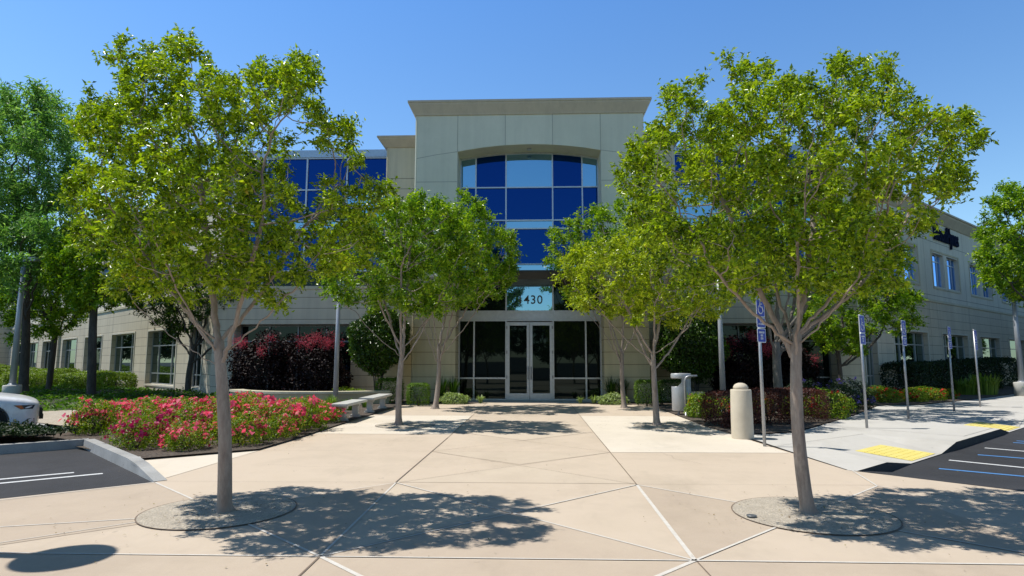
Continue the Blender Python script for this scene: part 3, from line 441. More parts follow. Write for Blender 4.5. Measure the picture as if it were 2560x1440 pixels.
 'L':[(10.87,23.3,4.01,0.72),(11.2,24,4.08,0.74),(11.53,24.7,4.15,0.76),(11.79,23.33,4.31,0.8),(12.13,24,4.39,0.82),(12.64,25.01,4.51,0.85),(12.62,22.96,4.26,0.78),(13.19,24,4.38,0.82),(13.62,24.79,4.48,0.85),(13.7,23.38,4.01,0.64),(14.07,24,4.07,0.66),(14.55,24.83,4.16,0.68),(10.34,23.19,3.25,0.63),(10.7,24,3.31,0.66),(11.09,24.88,3.37,0.68),(11.32,23.13,3.1,0.87),(11.75,24,3.15,0.9),(12.19,24.9,3.21,0.94),(12.32,22.81,3.22,0.78),(12.96,24,3.31,0.82),(13.45,24.9,3.37,0.85),(13.24,22.94,3.08,0.63),(13.85,24,3.15,0.66),(14.33,24.83,3.2,0.68),(14.27,23.46,3.11,0.29),(14.6,24,3.15,0.29),(15.12,24.85,3.2,0.31),(10.72,23.19,2.36,0.55),(11.45,24.76,2.42,0.59),(11.74,23.2,2.22,0.55),(12.14,24,2.24,0.57),(12.58,24.85,2.26,0.59),(14.07,23.25,3.99,0.35),(14.85,24.54,4.13,0.37)],
 'M':[(21.29,27.25,8.64,0.84),(21.88,28,8.84,0.86),(22.73,29.09,9.12,0.89),(20.57,27.25,8.29,0.65),(21.14,28,8.47,0.67),(21.68,28.72,8.65,0.69),(21.13,26.76,7.28,1.1),(22.11,28,7.54,1.15),(22.88,28.98,7.75,1.19),(20.02,27.11,7.01,0.65),(20.67,28,7.19,0.67),(21.53,29.17,7.42,0.7),(19.98,26.71,6.06,0.91),(20.94,28,6.27,0.96),(21.59,28.87,6.42,0.99),(21.04,26.84,5.72,1.1),(21.95,28,5.9,1.15),(23.11,29.47,6.13,1.21),(19.65,27.19,6.14,0.41),(20.24,28,6.28,0.42),(20.95,28.98,6.44,0.44),(19.99,26.86,5.04,0.73),(20.84,28,5.19,0.76),(21.6,29.02,5.32,0.79),(20.89,26.98,4.71,0.74),(21.68,28,4.82,0.76),(22.18,28.66,4.9,0.78),(22.71,27.4,7.95,1.12),(23.7,28.59,8.22,1.17),(22.46,27.31,6.14,1.3),(23.03,28,6.26,1.34),(23.82,28.96,6.42,1.38)],
}

# ================================================================ camera, sun, sky
cam = bpy.data.cameras.new('camera'); cam.sensor_width = 36; cam.lens = 1538/2560*36; cam.clip_end = 2000; cam.clip_start = .05
co = bpy.data.objects.new('camera', cam); COL.objects.link(co); scene.camera = co
co.location = (0, 0, 1.6); co.rotation_euler = (R(90+6.75), 0, R(2.0))
SUN_EL, SUN_AZ = R(63.6), R(-86.5)          # azimuth from +Y towards +X
sv = Vector((math.sin(SUN_AZ)*math.cos(SUN_EL), math.cos(SUN_AZ)*math.cos(SUN_EL), math.sin(SUN_EL)))
sd = bpy.data.lights.new('sun', 'SUN'); sd.energy = 5.0; sd.angle = R(.53); sd.color = (1, .965, .90)
so = bpy.data.objects.new('sun', sd); COL.objects.link(so); so.rotation_euler = sv.to_track_quat('Z', 'Y').to_euler(); so.location = (-20, 0, 40)
w = bpy.data.worlds.new('World'); scene.world = w; w.use_nodes = True; nt = w.node_tree; nt.nodes.clear()
wo = nt.nodes.new('ShaderNodeOutputWorld'); bg = nt.nodes.new('ShaderNodeBackground'); sk = nt.nodes.new('ShaderNodeTexSky')
sk.sky_type = 'NISHITA'; sk.sun_disc = False; sk.sun_elevation = SUN_EL; sk.sun_rotation = SUN_AZ; sk.air_density = 1.0; sk.dust_density = .3; sk.ozone_density = 2.2
gm = nt.nodes.new('ShaderNodeMix'); gm.data_type = 'RGBA'; gm.blend_type = 'MULTIPLY'; gm.inputs[0].default_value = 1
tcw = nt.nodes.new('ShaderNodeTexCoord'); sxw = nt.nodes.new('ShaderNodeSeparateXYZ'); L(nt, tcw.outputs['Generated'], sxw.inputs[0])
hf_ = nt.nodes.new('ShaderNodeMath'); hf_.operation = 'MULTIPLY'; hf_.inputs[1].default_value = 1/1.5; L(nt, sxw.outputs['Z'], hf_.inputs[0])
k5 = 1/1.5
L(nt, ramp(nt, hf_.outputs[0], [(0, (.74, .84, .84)), (.2*k5, (.70, .85, .89)), (.54*k5, (.52, .81, 1.06)), (.66*k5, (.13, .18, .22)), (1*k5, (.03, .04, .05))]), gm.inputs[7])
L(nt, sk.outputs[0], gm.inputs[6]); L(nt, gm.outputs[2], bg.inputs[0]); bg.inputs[1].default_value = .203; L(nt, bg.outputs[0], wo.inputs[0])
scene.view_settings.view_transform = 'Standard'; scene.view_settings.look = 'None'; scene.view_settings.exposure = 0
scene.cycles.max_bounces = 8; scene.cycles.transparent_max_bounces = 4; scene.cycles.use_denoising = True

# ================================================================ setting: ground, plaza, walks
sheet('ground', [(-600, -600), (600, -600), (600, 900), (-600, 900)], -.15, M['asphalt'])
D1 = Vector((.755, .656)); D2 = Vector((-.755, .656))
XC = -.15
# plaza slab: front fan plus the strip up to the doors
sheet('plaza', [(-5.02, 8.27), (-16, -1.4), (-16, -9), (15.5, -9), (15.5, -1.4), (4.62, 9.47), (4.5, 13.9), (4.6, 15.4), (4.6, 25.2), (-5.1, 25.2), (-5.2, 12.6), (-5.2, 11.3), (-6.5, 10.1)], 0, M['plaza'])
# right walk, with the ramp dipping to the parking lot
def E(t, off=0): return (4.72+.735*t-.678*off, 9.42+.678*t+.735*off)
mb = MB()
ts = [0, 1.2, 2.3, 3.1, 4.0, 5.0, 6.6, 8.6, 9.4, 11.1, 12.0, 16, 26, 50]; zs = [0, 0, -.135, -.135, -.135, 0, 0, 0, -.135, -.135, 0, 0, 0, 0]
inner = [E(t, 1.75) for t in ts]; inner[0] = (4.60, 9.5); inner[1] = (4.9, 11.0); inner[2] = (5.35, 12.0)
for k in range(len(ts)-1):
    a, b = E(ts[k]), E(ts[k+1]); c, d = inner[k+1], inner[k]
    mb.face([(*a, zs[k]), (*b, zs[k+1]), (*c, 0)]); mb.face([(*a, zs[k]), (*c, 0), (*d, 0)])
far = [(4.35, 13.9), (4.97, 13.9), (5.9, 14.35), (7.4, 16.2), (9.3, 18.6), (12.4, 22.9), (14.1, 23.3), (18.55, 26.8), (23.2, 31.0), (42, 47.5)]
mb.face([(*p, 0) for p in (inner[::-1][:0] or [])] or [(*inner[0], 0), *[(*p, 0) for p in inner[1:]], *[(*p, 0) for p in far[::-1]]])
struct('sidewalk', mb, M['concrete_walk'])
mb = MB()
for k in range(len(ts)-1):
    a, b = E(ts[k], -.0), E(ts[k+1], -.0)
    mb.face([(*a, -.3), (*b, -.3), (*b, zs[k+1]), (*a, zs[k])])
struct('kerb_face', mb, M['asphalt'])
# seams in the walk
mb = MB()
def strip(mb, p, q, w, z):
    p = Vector(p); q = Vector(q); d = (q-p).normalized(); n = Vector((-d.y, d.x))*w/2
    mb.face([(*(p-n), z), (*(q-n), z), (*(q+n), z), (*(p+n), z)])
strip(mb, E(6.2, .16), E(48, .16), .012, .004)
for t in (6.2, 14.5, 19, 24): strip(mb, E(t, .16), E(t, 4.5 if t < 12 else 5.2), .012, .004)
strip(mb, (4.62, 9.5), (4.45, 13.9), .014, .004); strip(mb, (4.5, 12.0), E(5.0, 1.72), .010, .004)
struct('walk_seams', mb, plain('seam', (.22, .21, .19), .9))
# right parking lot: flush with the plaza, falling towards the walk
SE = lambda t: (4.74+.69*t, 9.40-.724*t)
mb = MB()
for k in range(6):
    t0, t1 = k*2.2, k*2.2+2.2
    a, b = SE(t0), SE(t1); c = (b[0]+1.9, b[1]+1.75); d = (a[0]+1.9, a[1]+1.75)
    if k == 0: d = (a[0]+.02, a[1]+.02)
    mb.face([(*a, .003), (*b, .003), (*c, -.142), (*d, -.142 if k else .002)])
struct('parking_apron', mb, M['asphalt'])
# left parking bay
LZ = -.012
sheet('parking_bay', [(-5.04, 8.27), (-16, -1.35), (-24, -1.35), (-24, -3), (-26, 0), (-12.8, 7.7), (-8.35, 11.55), (-8.15, 11.35)], LZ, M['asphalt'])
sheet('parking_bay_beyond', [(-10.3, 12.9), (-13.5, 15.7), (-28, 3.0), (-25, .2)], LZ, M['asphalt'])
# painted lines
def line(name, p, q, w, z, m):
    mb = MB(); strip(mb, p, q, w, z); return struct(name, mb, m)
line('parking_line', (-6.2, 8.89), (-14, 2.1), .09, LZ+.004, M['paint_white'])
line('parking_line', (-6.67, 8.95), (-14.5, 2.25), .09, LZ+.004, M['paint_white'])
dn = Vector((.69, -.724))
z0 = -.146
for (p, ln, mt) in [((7.35, 11.45), 12, 'paint_white'), ((9.1, 13.05), 12, 'paint_white'), ((12.4, 16.1), 11, 'paint_white')]:
    q = Vector(p)+dn*ln; line('stall_line', p, tuple(q), .10, z0, M[mt])
for (p, q) in [((6.6, 10.55), (16.5, 3.0)), ((8.3, 12.1), (18.5, 4.2)), ((10.3, 13.9), (20.3, 6.5)), ((10.6, 14.2), (20.6, 7.0))]:
    line('hatch_line', p, q, .10, z0+.001, M['paint_blue'])
# yellow detectable pads
def truncated_pad(t0, t1, o0, o1, zf):
    mb = MB(); P = [E(t0, o0), E(t1, o0), E(t1, o1), E(t0, o1)]; Z = [zf(o0), zf(o0), zf(o1), zf(o1)]
    mb.face([(P[k][0], P[k][1], Z[k]+.006) for k in range(4)])
    for i in range(int((t1-t0)/.12)):
        for j in range(int((o1-o0)/.12)):
            t = t0+.06+i*.12; o = o0+.06+j*.12; c = E(t, o); z = zf(o)+.006
            mb.prism([(c[0]+.022*math.cos(a), c[1]+.022*math.sin(a)) for a in np.arange(6)*PI/3], z, z+.006, False)
    return struct('tactile_pad', mb, M['paint_yellow'])
truncated_pad(2.55, 3.85, .06, .98, lambda o: -.135+o*.0772)
truncated_pad(9.6, 11.0, .06, .98, lambda o: -.135+o*.0772)
# plaza bands and panels
sheet('paving_panel', [(1.35, 11.13), (4.44, 11.16), (4.3, 13.9), (4.17, 15.4), (4.17, 18.3), (1.35, 18.3)], .004, M['plaza_cream'])
sheet('paving_panel', [(-4.83, 13.7), (-1.82, 13.7), (-1.82, 18.3), (-4.8, 18.3)], .004, M['plaza_cream'])
sheet('paving_panel', [(-5.06, 8.42), (-4.92, 11.1), (-6.33, 9.92)], .004, M['plaza_cream'])
for poly in ([(1.33, 8.27), (1.30, 5.22), (2.85, 6.75)], [(-1.82, 8.3), (-1.76, 5.22), (-3.3, 6.75)], [(-5.0, 8.2), (-3.3, 6.7), (-4.9, 5.22), (-8.3, 5.22)], [(-1.75, 5.22), (-.22, 6.75), (1.29, 5.22)],
             [(4.4, 8.3), (4.4, 5.22), (2.85, 6.75)], [(-9, 3.6), (-4.9, 5.18), (-1.76, 5.18), (1.29, 5.18), (4.4, 5.18), (9, 3.6)]):
    sheet('paving_panel', poly, .003, M['plaza_warm'])
for poly in ([(-1.8, 8.35), (1.33, 8.35), (-.22, 9.8)], [(1.33, 11.1), (-.22, 9.8), (-1.8, 11.1)], [(-1.8, 14.2), (-.22, 12.7), (1.33, 14.2)], [(-1.76, 5.26), (-1.8, 8.2), (-.3, 6.75)]):
    sheet('paving_panel', poly, .003, M['plaza_pale'])
mb = MB(); zj = .007
for p, q, w_ in [((1.33, 8.27), (1.29, 5.22), .05), ((-1.82, 8.3), (-1.76, 5.22), .03), ((-1.76, 5.22), (1.33, 8.27), .03), ((-1.82, 8.3), (1.29, 5.22), .03),
              ((1.33, 8.27), (4.4, 5.22), .032), ((1.29, 5.22), (4.4, 8.3), .032), ((-1.76, 5.22), (-5.0, 8.2), .035), ((-1.82, 8.3), (-5.0, 5.22), .02),
              ((-5.0, 8.2), (-8.0, 5.4), .03), ((-4.06, 6.35), (-9, 4.8), .03), ((-12, 5.22), (1.29, 5.22), .026), ((1.29, 5.22), (13, 5.2), .032),
              ((1.29, 5.22), (-1.7, 2.2), .05), ((-1.76, 5.22), (1.3, 2.2), .05), ((4.4, 8.3), (7.5, 5.22), .02), ((4.4, 5.22), (7.5, 8.3), .02), ((4.4, 8.3), (4.65, 9.4), .03)]:
    strip(mb, p, q, w_*.8, zj)
struct('joint_lines', mb, M['joint_line'])
mb = MB()
for p, q, w_ in [((-1.83, 8.32), (-1.80, 13.1), .018), ((1.33, 8.3), (1.36, 24), .016), ((-1.80, 13.1), (-1.8, 24), .012), ((-1.76, 5.2), (-1.72, 2), .022), ((1.30, 5.18), (1.42, 2), .014),
              ((-1.8, 11.12), (1.33, 11.12), .008), ((-1.8, 8.3), (1.33, 11.12), .008), ((1.33, 8.3), (-1.8, 11.12), .008), ((-1.8, 11.12), (1.33, 14.2), .008), ((1.33, 11.12), (-1.8, 14.2), .008),
              ((-4.9, 11.12), (-1.8, 11.12), .006), ((-5.0, 8.28), (-1.8, 8.32), .006), ((1.35, 8.3), (4.5, 8.35), .006), ((-4.8, 18.3), (4.2, 18.3), .008), ((-4.8, 21.4), (4.2, 21.4), .008)]:
    strip(mb, p, q, w_*.75, .0085)
struct('joint_cuts', mb, M['joint_cut'])
# hairline cracks in the slabs
mb = MB(); g = np.random.default_rng(21)
for (x, y_, a, n_) in ((-4.2, 9.6, .3, 16), (2.6, 9.9, 2.2, 14), (.2, 4.1, .1, 15), (3.4, 4.3, 1.9, 12), (-2.9, 12.3, 1.2, 10)):
    p = np.array([x, y_])
    for k in range(n_):
        a += g.normal()*.28; q = p+np.array([math.cos(a), math.sin(a)])*g.uniform(.06, .15); strip(mb, p, q, .0035, .0095); p = q
struct('paving_cracks', mb, M['joint_cut'])
# planting ground
BED = -.004
sheet('planting_bed', [(-6.4, 9.95), (-4.93, 11.12), (-4.86, 12.6), (-4.73, 25.2), (-4.9, 25.3), (-14, 29), (-64, 72), (-110, 60), (-40, 8), (-12.3, 16.6), (-10.2, 12.8), (-8.5, 11.35)], .035, M['mulch'])
sheet('planting_bed', [(4.2, 25.2), (4.2, 15.4), (4.35, 13.95), (4.97, 13.92), (5.9, 14.37), (7.4, 16.22), (9.3, 18.62), (12.4, 22.92), (14.1, 23.32), (18.55, 26.82), (23.2, 31.02), (42, 47.6), (60, 70), (20, 40), (13, 29), (4.4, 26)], .02, M['mulch'])
sheet('planting_bed', [(-4.7, 25.18), (-4.72, 23.3), (-2.3, 23.3), (-1.75, 24.3), (-1.75, 25.2)], .012, M['mulch'])
sheet('planting_bed', [(4.18, 25.2), (4.18, 23.0), (2.2, 23.3), (1.45, 24.3), (1.45, 25.2)], .012, M['mulch'])
sheet('verge', [(23.2, 31), (30, 27), (80, 60), (60, 75)], .015, M['soil'])

# kerb round the left bay
def kerb_path(pts, w_, hts, name):
    mb = MB(); n = len(pts)
    L_ = []; 
    for k, p in enumerate(pts):
        p = Vector(p); a = Vector(pts[max(0, k-1)]); b = Vector(pts[min(n-1, k+1)]); d = (b-a).normalized(); nn = Vector((-d.y, d.x))
        L_.append((p, p+nn*w_, hts[k]))
    for k in range(n-1):
        (a, a2, h), (b, b2, g_) = L_[k], L_[k+1]
        r = .03
        def P(o, i, u, z): v = o.lerp(i, u); return (v.x, v.y, z)
        for (u0, z0_, u1, z1_) in ((0, -.1, .05, 1), (.05, 1, .25, 1.0), (.25, 1, 1, 1), (1, 1, 1.0, -.1)):
            za = lambda z, H: (H if z == 1 else z) - (.03*min(1, H/.1) if z == 1 and False else 0)
            mb.face([P(a, a2, u0, za(z0_, h)), P(b, b2, u0, za(z0_, g_)), P(b, b2, u1, za(z1_, g_)), P(a, a2, u1, za(z1_, h))])
    return struct(name, mb, M['kerb'])
kp = [(-5.06, 8.25), (-5.75, 8.92), (-6.1, 9.25), (-8.35, 11.38)]
o = kerb_path(kp[::-1], .17, [.15, .15, .12, .006], 'kerb')
kp2 = [(-8.30, 11.46), (-9.23, 10.60), (-24, -2.3)]
kerb_path(kp2, -.17, [.15]*3, 'kerb')
mb = MB(); mb.face([(-5.05, 8.30, .008), (-6.33, 9.93, .075), (-6.22, 9.38, .125), (-5.8, 8.97, .10)]); struct('kerb_ramp', mb, M['concrete'])
sheet('island', [(-8.45, 11.45), (-9.3, 10.8), (-24, -2.0), (-25, -.6), (-10.4, 12.7)], .10, M['mulch'])
kerb_path([(-10.35, 12.85), (-25, 0)], -.15, [.12]*2, 'kerb')
kerb_path([(-10.3, 12.9), (-13.2, 15.9)], -.15, [.12]*2, 'kerb')

sheet('gravel_patch', [(-14.8, 17.6), (-13.2, 18.7), (-10.6, 16.2), (-10.2, 13.6), (-12.4, 14.9)], .135, M['gravel'])
# tree wells
def tree_well(x, y, r, label):
    t = thing('tree_well', label, 'tree well', (x, y, 0))
    a = np.arange(64)*2*PI/64
    mb = MB(); g = np.random.default_rng(int(abs(x*100)+y))
    mb.v = [(0, 0, .028)]; mb.v += [(r*.5*math.cos(q), r*.5*math.sin(q), .024+g.uniform(0, .006)) for q in a]; mb.v += [(r*math.cos(q), r*math.sin(q), .011) for q in a]
    for k in range(64):
        k2 = (k+1) % 64
        mb.f += [[0, 1+k, 1+k2], [1+k, 65+k, 65+k2, 1+k2]]; mb.m += [0, 0]; mb.sm += [True, True]
    mb.build('gravel_fill', M['gravel'], t)
    mb = MB()
    for k in range(64):
        p, q = a[k], a[(k+1) % 64]; ro = r+.014
        mb.face([(r*math.cos(p), r*math.sin(p), .012), (ro*math.cos(p), ro*math.sin(p), .012), (ro*math.cos(q), ro*math.sin(q), .012), (r*math.cos(q), r*math.sin(q), .012)])
    mb.build('edge_joint', M['joint_cut'], t)
tree_well(-3.37, 6.72, .77, 'round gravel tree well under the front left tree, left of the paving star')
tree_well(2.91, 6.78, .79, 'round gravel tree well under the front right tree, with a small drain cap')
tree_well(-3.2, 15.5, .72, 'small gravel tree well in the pale paving beside the two benches')
tree_well(3.2, 15.6, .72, 'gravel tree well in the cream paving in front of the litter bin')
tag(MB().lathe([(.05, .024), (.05, .034), (.042, .036)], 20, (2.22, 6.6, 0)).build('drain_cap', M['alu_dark']), 'small round dark drain cap set in the gravel of the front right tree well', 'drain cap')

# ================================================================ the office building
bld = thing('office_building', 'cream stucco office building with arched blue glass entrance tower and two angled wings', 'building', (0, 0, 0))
def wall_grid(mb, u0, u1, v0, v1, opens, front, depth_in, P):
    """front sheet with rectangular openings and their reveals; P(u, n, v)"""
    us = sorted({u0, u1, *[q for o in opens for q in o[:2]]}); vs = sorted({v0, v1, *[q for o in opens for q in o[2:]]})
    for i in range(len(us)-1):
        for j in range(len(vs)-1):
            cu, cv = (us[i]+us[i+1])/2, (vs[j]+vs[j+1])/2
            if any(o[0] < cu < o[1] and o[2] < cv < o[3] for o in opens): continue
            mb.face([P(us[i], front, vs[j]), P(us[i+1], front, vs[j]), P(us[i+1], front, vs[j+1]), P(us[i], front, vs[j+1])])
    for (a, b, c, d) in opens:
        for q in (((a, c), (b, c)), ((b, c), (b, d)), ((b, d), (a, d)), ((a, d), (a, c))):
            mb.face([P(q[0][0], front, q[0][1]), P(q[1][0], front, q[1][1]), P(q[1][0], front-depth_in, q[1][1]), P(q[0][0], front-depth_in, q[0][1])])
F_ = lambda u, n, v: (u, -n, v)      # facade: n measured towards the camera (n = -Y)

# --- tower
TX0, TX1, TF, TG = -4.80, 4.50, 24.2, 25.2          # face plane and glass plane
OX0, OX1 = -3.07, 2.75
def arch(x, z_edge=10.08, rise=.28): u = (x-(OX0+OX1)/2)/((OX1-OX0)/2); return z_edge+rise*(1-u*u)
mb = MB(); n = 20; xs = [OX0+(OX1-OX0)*k/n for k in range(n+1)]
RUST = 4.88
mb.cur = 0      # smooth upper stucco
mb.face([(TX0, TF, RUST), (OX0, TF, RUST), (OX0, TF, 11.75), (TX0, TF, 11.75)])
mb.face([(OX1, TF, RUST), (TX1, TF, RUST), (TX1, TF, 11.75), (OX1, TF, 11.75)])
for k in range(n):
    mb.face([(xs[k], TF, arch(xs[k])), (xs[k+1], TF, arch(xs[k+1])), (xs[k+1], TF, 11.75), (xs[k], TF, 11.75)])
    mb.face([(xs[k], TF, arch(xs[k])), (xs[k+1], TF, arch(xs[k+1])), (xs[k+1], TG+.1, arch(xs[k+1])), (xs[k], TG+.1, arch(xs[k]))])
for x in (OX0, OX1): mb.face([(x, TF, RUST), (x, TG+.1, RUST), (x, TG+.1, 10.08), (x, TF, 10.08)])
for x in (TX0, TX1): mb.face([(x, TF, RUST), (x, 31, RUST), (x, 31, 11.75), (x, TF, 11.75)])
mb.face([(TX0, 31, 0), (TX1, 31, 0), (TX1, 31, 11.75), (TX0, 31, 11.75)])
mb.face([(TX0, TF, 11.70), (TX1, TF, 11.70), (TX1, 31, 11.70), (TX0, 31, 11.70)])
mb.cur = 1
def vs_(x, z0_, z1_, y=TF-.004, w=.022): mb.face([(x-w/2, y, z0_), (x+w/2, y, z0_), (x+w/2, y, z1_), (x-w/2, y, z1_)])
def hs_(x0, x1, z, y=TF-.004, w=.022, z2=None): z2 = z if z2 is None else z2; mb.face([(x0, y, z-w/2), (x1, y, z2-w/2), (x1, y, z2+w/2), (x0, y, z+w/2)])
for x in (OX0, -1.12, .81, OX1): vs_(x, arch(x) if OX0 < x < OX1 else 10.08, 11.7)
for (a, b) in ((TX0, OX0), (OX1, TX1)):
    hs_(a, b, 8.82); hs_(a, b, 7.1)
pz = [10.08, 9.96, 9.80]
for k in range(2):
    hs_(OX0-.86*(k+1), OX0-.86*k, pz[k+1], z2=pz[k]); hs_(OX1+.86*k, OX1+.86*(k+1), pz[k], z2=pz[k+1])
mb.build('tower_wall', [M['stucco'], M['joint_pale']], bld)
for a, b in ((TX0, OX0), (OX1, TX1)):
    mb = MB()
    mb.face([(a, TF-.02, -.1), (b, TF-.02, -.1), (b, TF-.02, RUST), (a, TF-.02, RUST)]); mb.face([(a, TF-.02, RUST), (b, TF-.02, RUST), (b, TF, RUST+.02), (a, TF, RUST+.02)])
    x = OX0 if b == OX0 else OX1; mb.face([(x, TF-.02, -.1), (x, TG+.1, -.1), (x, TG+.1, RUST), (x, TF-.02, RUST)])
    x = TX0 if a == TX0 else TX1; mb.face([(x, TF-.02, -.1), (x, 31, -.1), (x, 31, RUST), (x, TF-.02, RUST)])
    mb.build('tower_base', M['stucco_lower'], bld)
def cornice(name, x0, x1, yf, yb, zb, zt, out, mat, parent, flip=True):
    """stepped, sloping cornice around front and both sides"""
    prof = [(0, zb), (.05, zb), (.07, zb+.06), (out*.86, zt-.16), (out*.9, zt-.10), (out, zt-.09), (out, zt)]
    mb = MB()
    for k in range(len(prof)-1):
        (o0, za), (o1, zc) = prof[k], prof[k+1]
        A = [(x0-o0, yf-o0, za), (x1+o0, yf-o0, za), (x1+o1, yf-o1, zc), (x0-o1, yf-o1, zc)]; mb.face(A)
        mb.face([(x0-o0, yb, za), (x0-o0, yf-o0, za), (x0-o1, yf-o1, zc), (x0-o1, yb, zc)])
        mb.face([(x1+o0, yf-o0, za), (x1+o0, yb, za), (x1+o1, yb, zc), (x1+o1, yf-o1, zc)])
    mb.face([(x0-out, yf-out, zt), (x1+out, yf-out, zt), (x1+out, yb, zt), (x0-out, yb, zt)])
    mb.face([(x0-out, yb, zb), (x1+out, yb, zb), (x1+out, yb, zt), (x0-out, yb, zt)])
    return mb.build(name, mat, parent)
cornice('cornice', TX0, TX1, TF, 31, 11.62, 12.17, .30, M['cornice'], bld)
for nm, x, y_, z0_, z1_, m_ in (('corner_bead', TX0, TF, RUST+.02, 11.6, 'stucco'), ('corner_bead', TX0, TF-.02, 0, RUST, 'stucco_lower'), ('corner_bead', -6.22, 25.2, RUST+.02, 10.6, 'stucco_tan')):
    MB().prism([(x-.015, y_+.07), (x-.012, y_-.004), (x+.035, y_-.028), (x+.06, y_-.004)], z0_, z1_).build(nm, M[m_], bld)
# --- flanking bays
BY = 25.2
for side, x0, x1 in ((-1, -6.22, TX0), (1, TX1, 5.92)):
    mb = MB()
    mb.face([(x0, BY, RUST), (x1, BY, RUST), (x1, BY, 10.72), (x0, BY, 10.72)])
    xo = x0 if side < 0 else x1
    mb.face([(xo, BY, RUST), (xo, 31, RUST), (xo, 31, 10.72), (xo, BY, 10.72)]); mb.face([(x0, BY, 10.7), (x1, BY, 10.7), (x1, 31, 10.7), (x0, 31, 10.7)])
    mb.cur = 1
    for z in (9.28, 8.83, 8.38, 7.9, 7.4, 6.9, 6.4, 5.9, 5.4): hs_(x0, x1, z, BY-.004, .02)
    mb.build('bay_wall', [M['stucco_tan'], M['joint']], bld)
    mb = MB()
    mb.face([(x0, BY-.02, -.1), (x1, BY-.02, -.1), (x1, BY-.02, RUST), (x0, BY-.02, RUST)]); mb.face([(xo, BY-.02, -.1), (xo, 31, -.1), (xo, 31, RUST), (xo, BY-.02, RUST)])
    mb.face([(x0, BY-.02, RUST), (x1, BY-.02, RUST), (x1, BY, RUST+.02), (x0, BY, RUST+.02)])
    mb.build('bay_base', M['stucco_lower'], bld)
    a, b = (x0, TX0-.001) if side < 0 else (TX1+.001, x1)
    prof = [(0, 10.62), (.05, 10.64), (.30, 10.92), (.33, 10.98), (.36, 10.99), (.36, 11.05)]
    mb = MB()
    for k in range(len(prof)-1):
        (o0, za), (o1, zc) = prof[k], prof[k+1]
        e0, e1 = (a-o0, a-o1) if side < 0 else (a, a); f0, f1 = (b, b) if side < 0 else (b+o0, b+o1)
        mb.face([(e0, BY-o0, za), (f0, BY-o0, za), (f1, BY-o1, zc), (e1, BY-o1, zc)])
        q0, q1 = (e0, e1) if side < 0 else (f0, f1)
        mb.face([(q0, BY-o0, za), (q0, 31, za), (q1, 31, zc), (q1, BY-o1, zc)])
    e, f = (a-.36, b) if side < 0 else (a, b+.36)
    mb.face([(e, BY-.36, 11.05), (f, BY-.36, 11.05), (f, 31, 11.05), (e, 31, 11.05)])
    mb.build('cornice', M['cornice'], bld)

# --- entrance curtain wall
cols = [OX0, -2.40, -1.13, .82, 2.06, OX1]
rows = [5.25, 5.57, 7.07, 7.42, 8.83]
fr = MB()
fw = .055
for x in cols: 
    zt = arch(min(max(x, OX0+.03), OX1-.03)); xx = min(max(x, OX0+fw/2), OX1-fw/2)
    fr.box(xx-fw/2, xx+fw/2, TG-.07, TG+.05, 5.2, zt+.0)
for z in rows: fr.box(OX0+.001, OX1-.001, TG-.062, TG+.045, z-fw/2, z+fw/2)
for k in range(n):
    fr.face([(xs[k], TG-.06, arch(xs[k])-.075), (xs[k+1], TG-.06, arch(xs[k+1])-.075), (xs[k+1], TG-.06, arch(xs[k+1])), (xs[k], TG-.06, arch(xs[k]))])
    fr.face([(xs[k], TG-.06, arch(xs[k])-.075), (xs[k+1], TG-.06, arch(xs[k+1])-.075), (xs[k+1], TG+.02, arch(xs[k+1])-.075), (xs[k], TG+.02, arch(xs[k])-.075)])
cw = fr.build('arched_window', M['alu'], bld)
def pane_poly(x0, x1, z0_, z1_, mat, y=TG, parent=cw, name='pane', top_arch=False, tilt=0):
    mb = MB()
    if top_arch:
        q = [x0+(x1-x0)*k/6 for k in range(7)]; mb.face([(x0, y, z0_), (x1, y, z0_)]+[(x, y, arch(x)-.01) for x in q[::-1]])
    else: mb.face([(x0, y, z0_), (x1, y, z0_), (x1, y+tilt, z1_), (x0, y+tilt, z1_)])
    return mb.build(name, mat, parent)
toprow = ['glass_sky', 'glass_navy', 'glass_sky', 'glass_navy', 'glass_sky']
for k in range(5):
    pane_poly(cols[k], cols[k+1], 8.83, 0, M[toprow[k]], top_arch=True)
    pane_poly(cols[k], cols[k+1], 7.42, 8.83, M['glass_navy'], tilt=rng.uniform(-.004, .004))
    pane_poly(cols[k], cols[k+1], 7.07, 7.42, M['glass_sky'] if k == 2 else M['glass_navy'])
    pane_poly(cols[k], cols[k+1], 5.57, 7.07, M['glass_navy'], tilt=rng.uniform(-.004, .004))
    pane_poly(cols[k], cols[k+1], 5.2, 5.57, M['glass_sky'])
# canopy
mb = MB(); n2 = 16; cx_ = [OX0+.01+(OX1-OX0-.02)*k/n2 for k in range(n2+1)]
def bow(x): u = (x-XC)/2.95; return .55*(1-u*u)
for k in range(n2):
    a, b = cx_[k], cx_[k+1]; ya, yb = TF+.25-bow(a), TF+.25-bow(b)
    mb.cur = 0
    mb.face([(a, ya, 4.78), (b, yb, 4.78), (b, yb-.05, 5.05), (a, ya-.05, 5.05)])
    mb.face([(a, ya, 4.78), (b, yb, 4.78), (b, TG-.08, 4.70), (a, TG-.08, 4.70)])
    mb.face([(a, ya-.05, 5.05), (b, yb-.05, 5.05), (b, yb-.05, 5.13), (a, ya-.05, 5.13)])
    mb.face([(a, ya-.05, 5.13), (b, yb-.05, 5.13), (b, TG-.08, 5.20), (a, TG-.08, 5.20)])
mb.build('canopy', M['canopy'], bld)
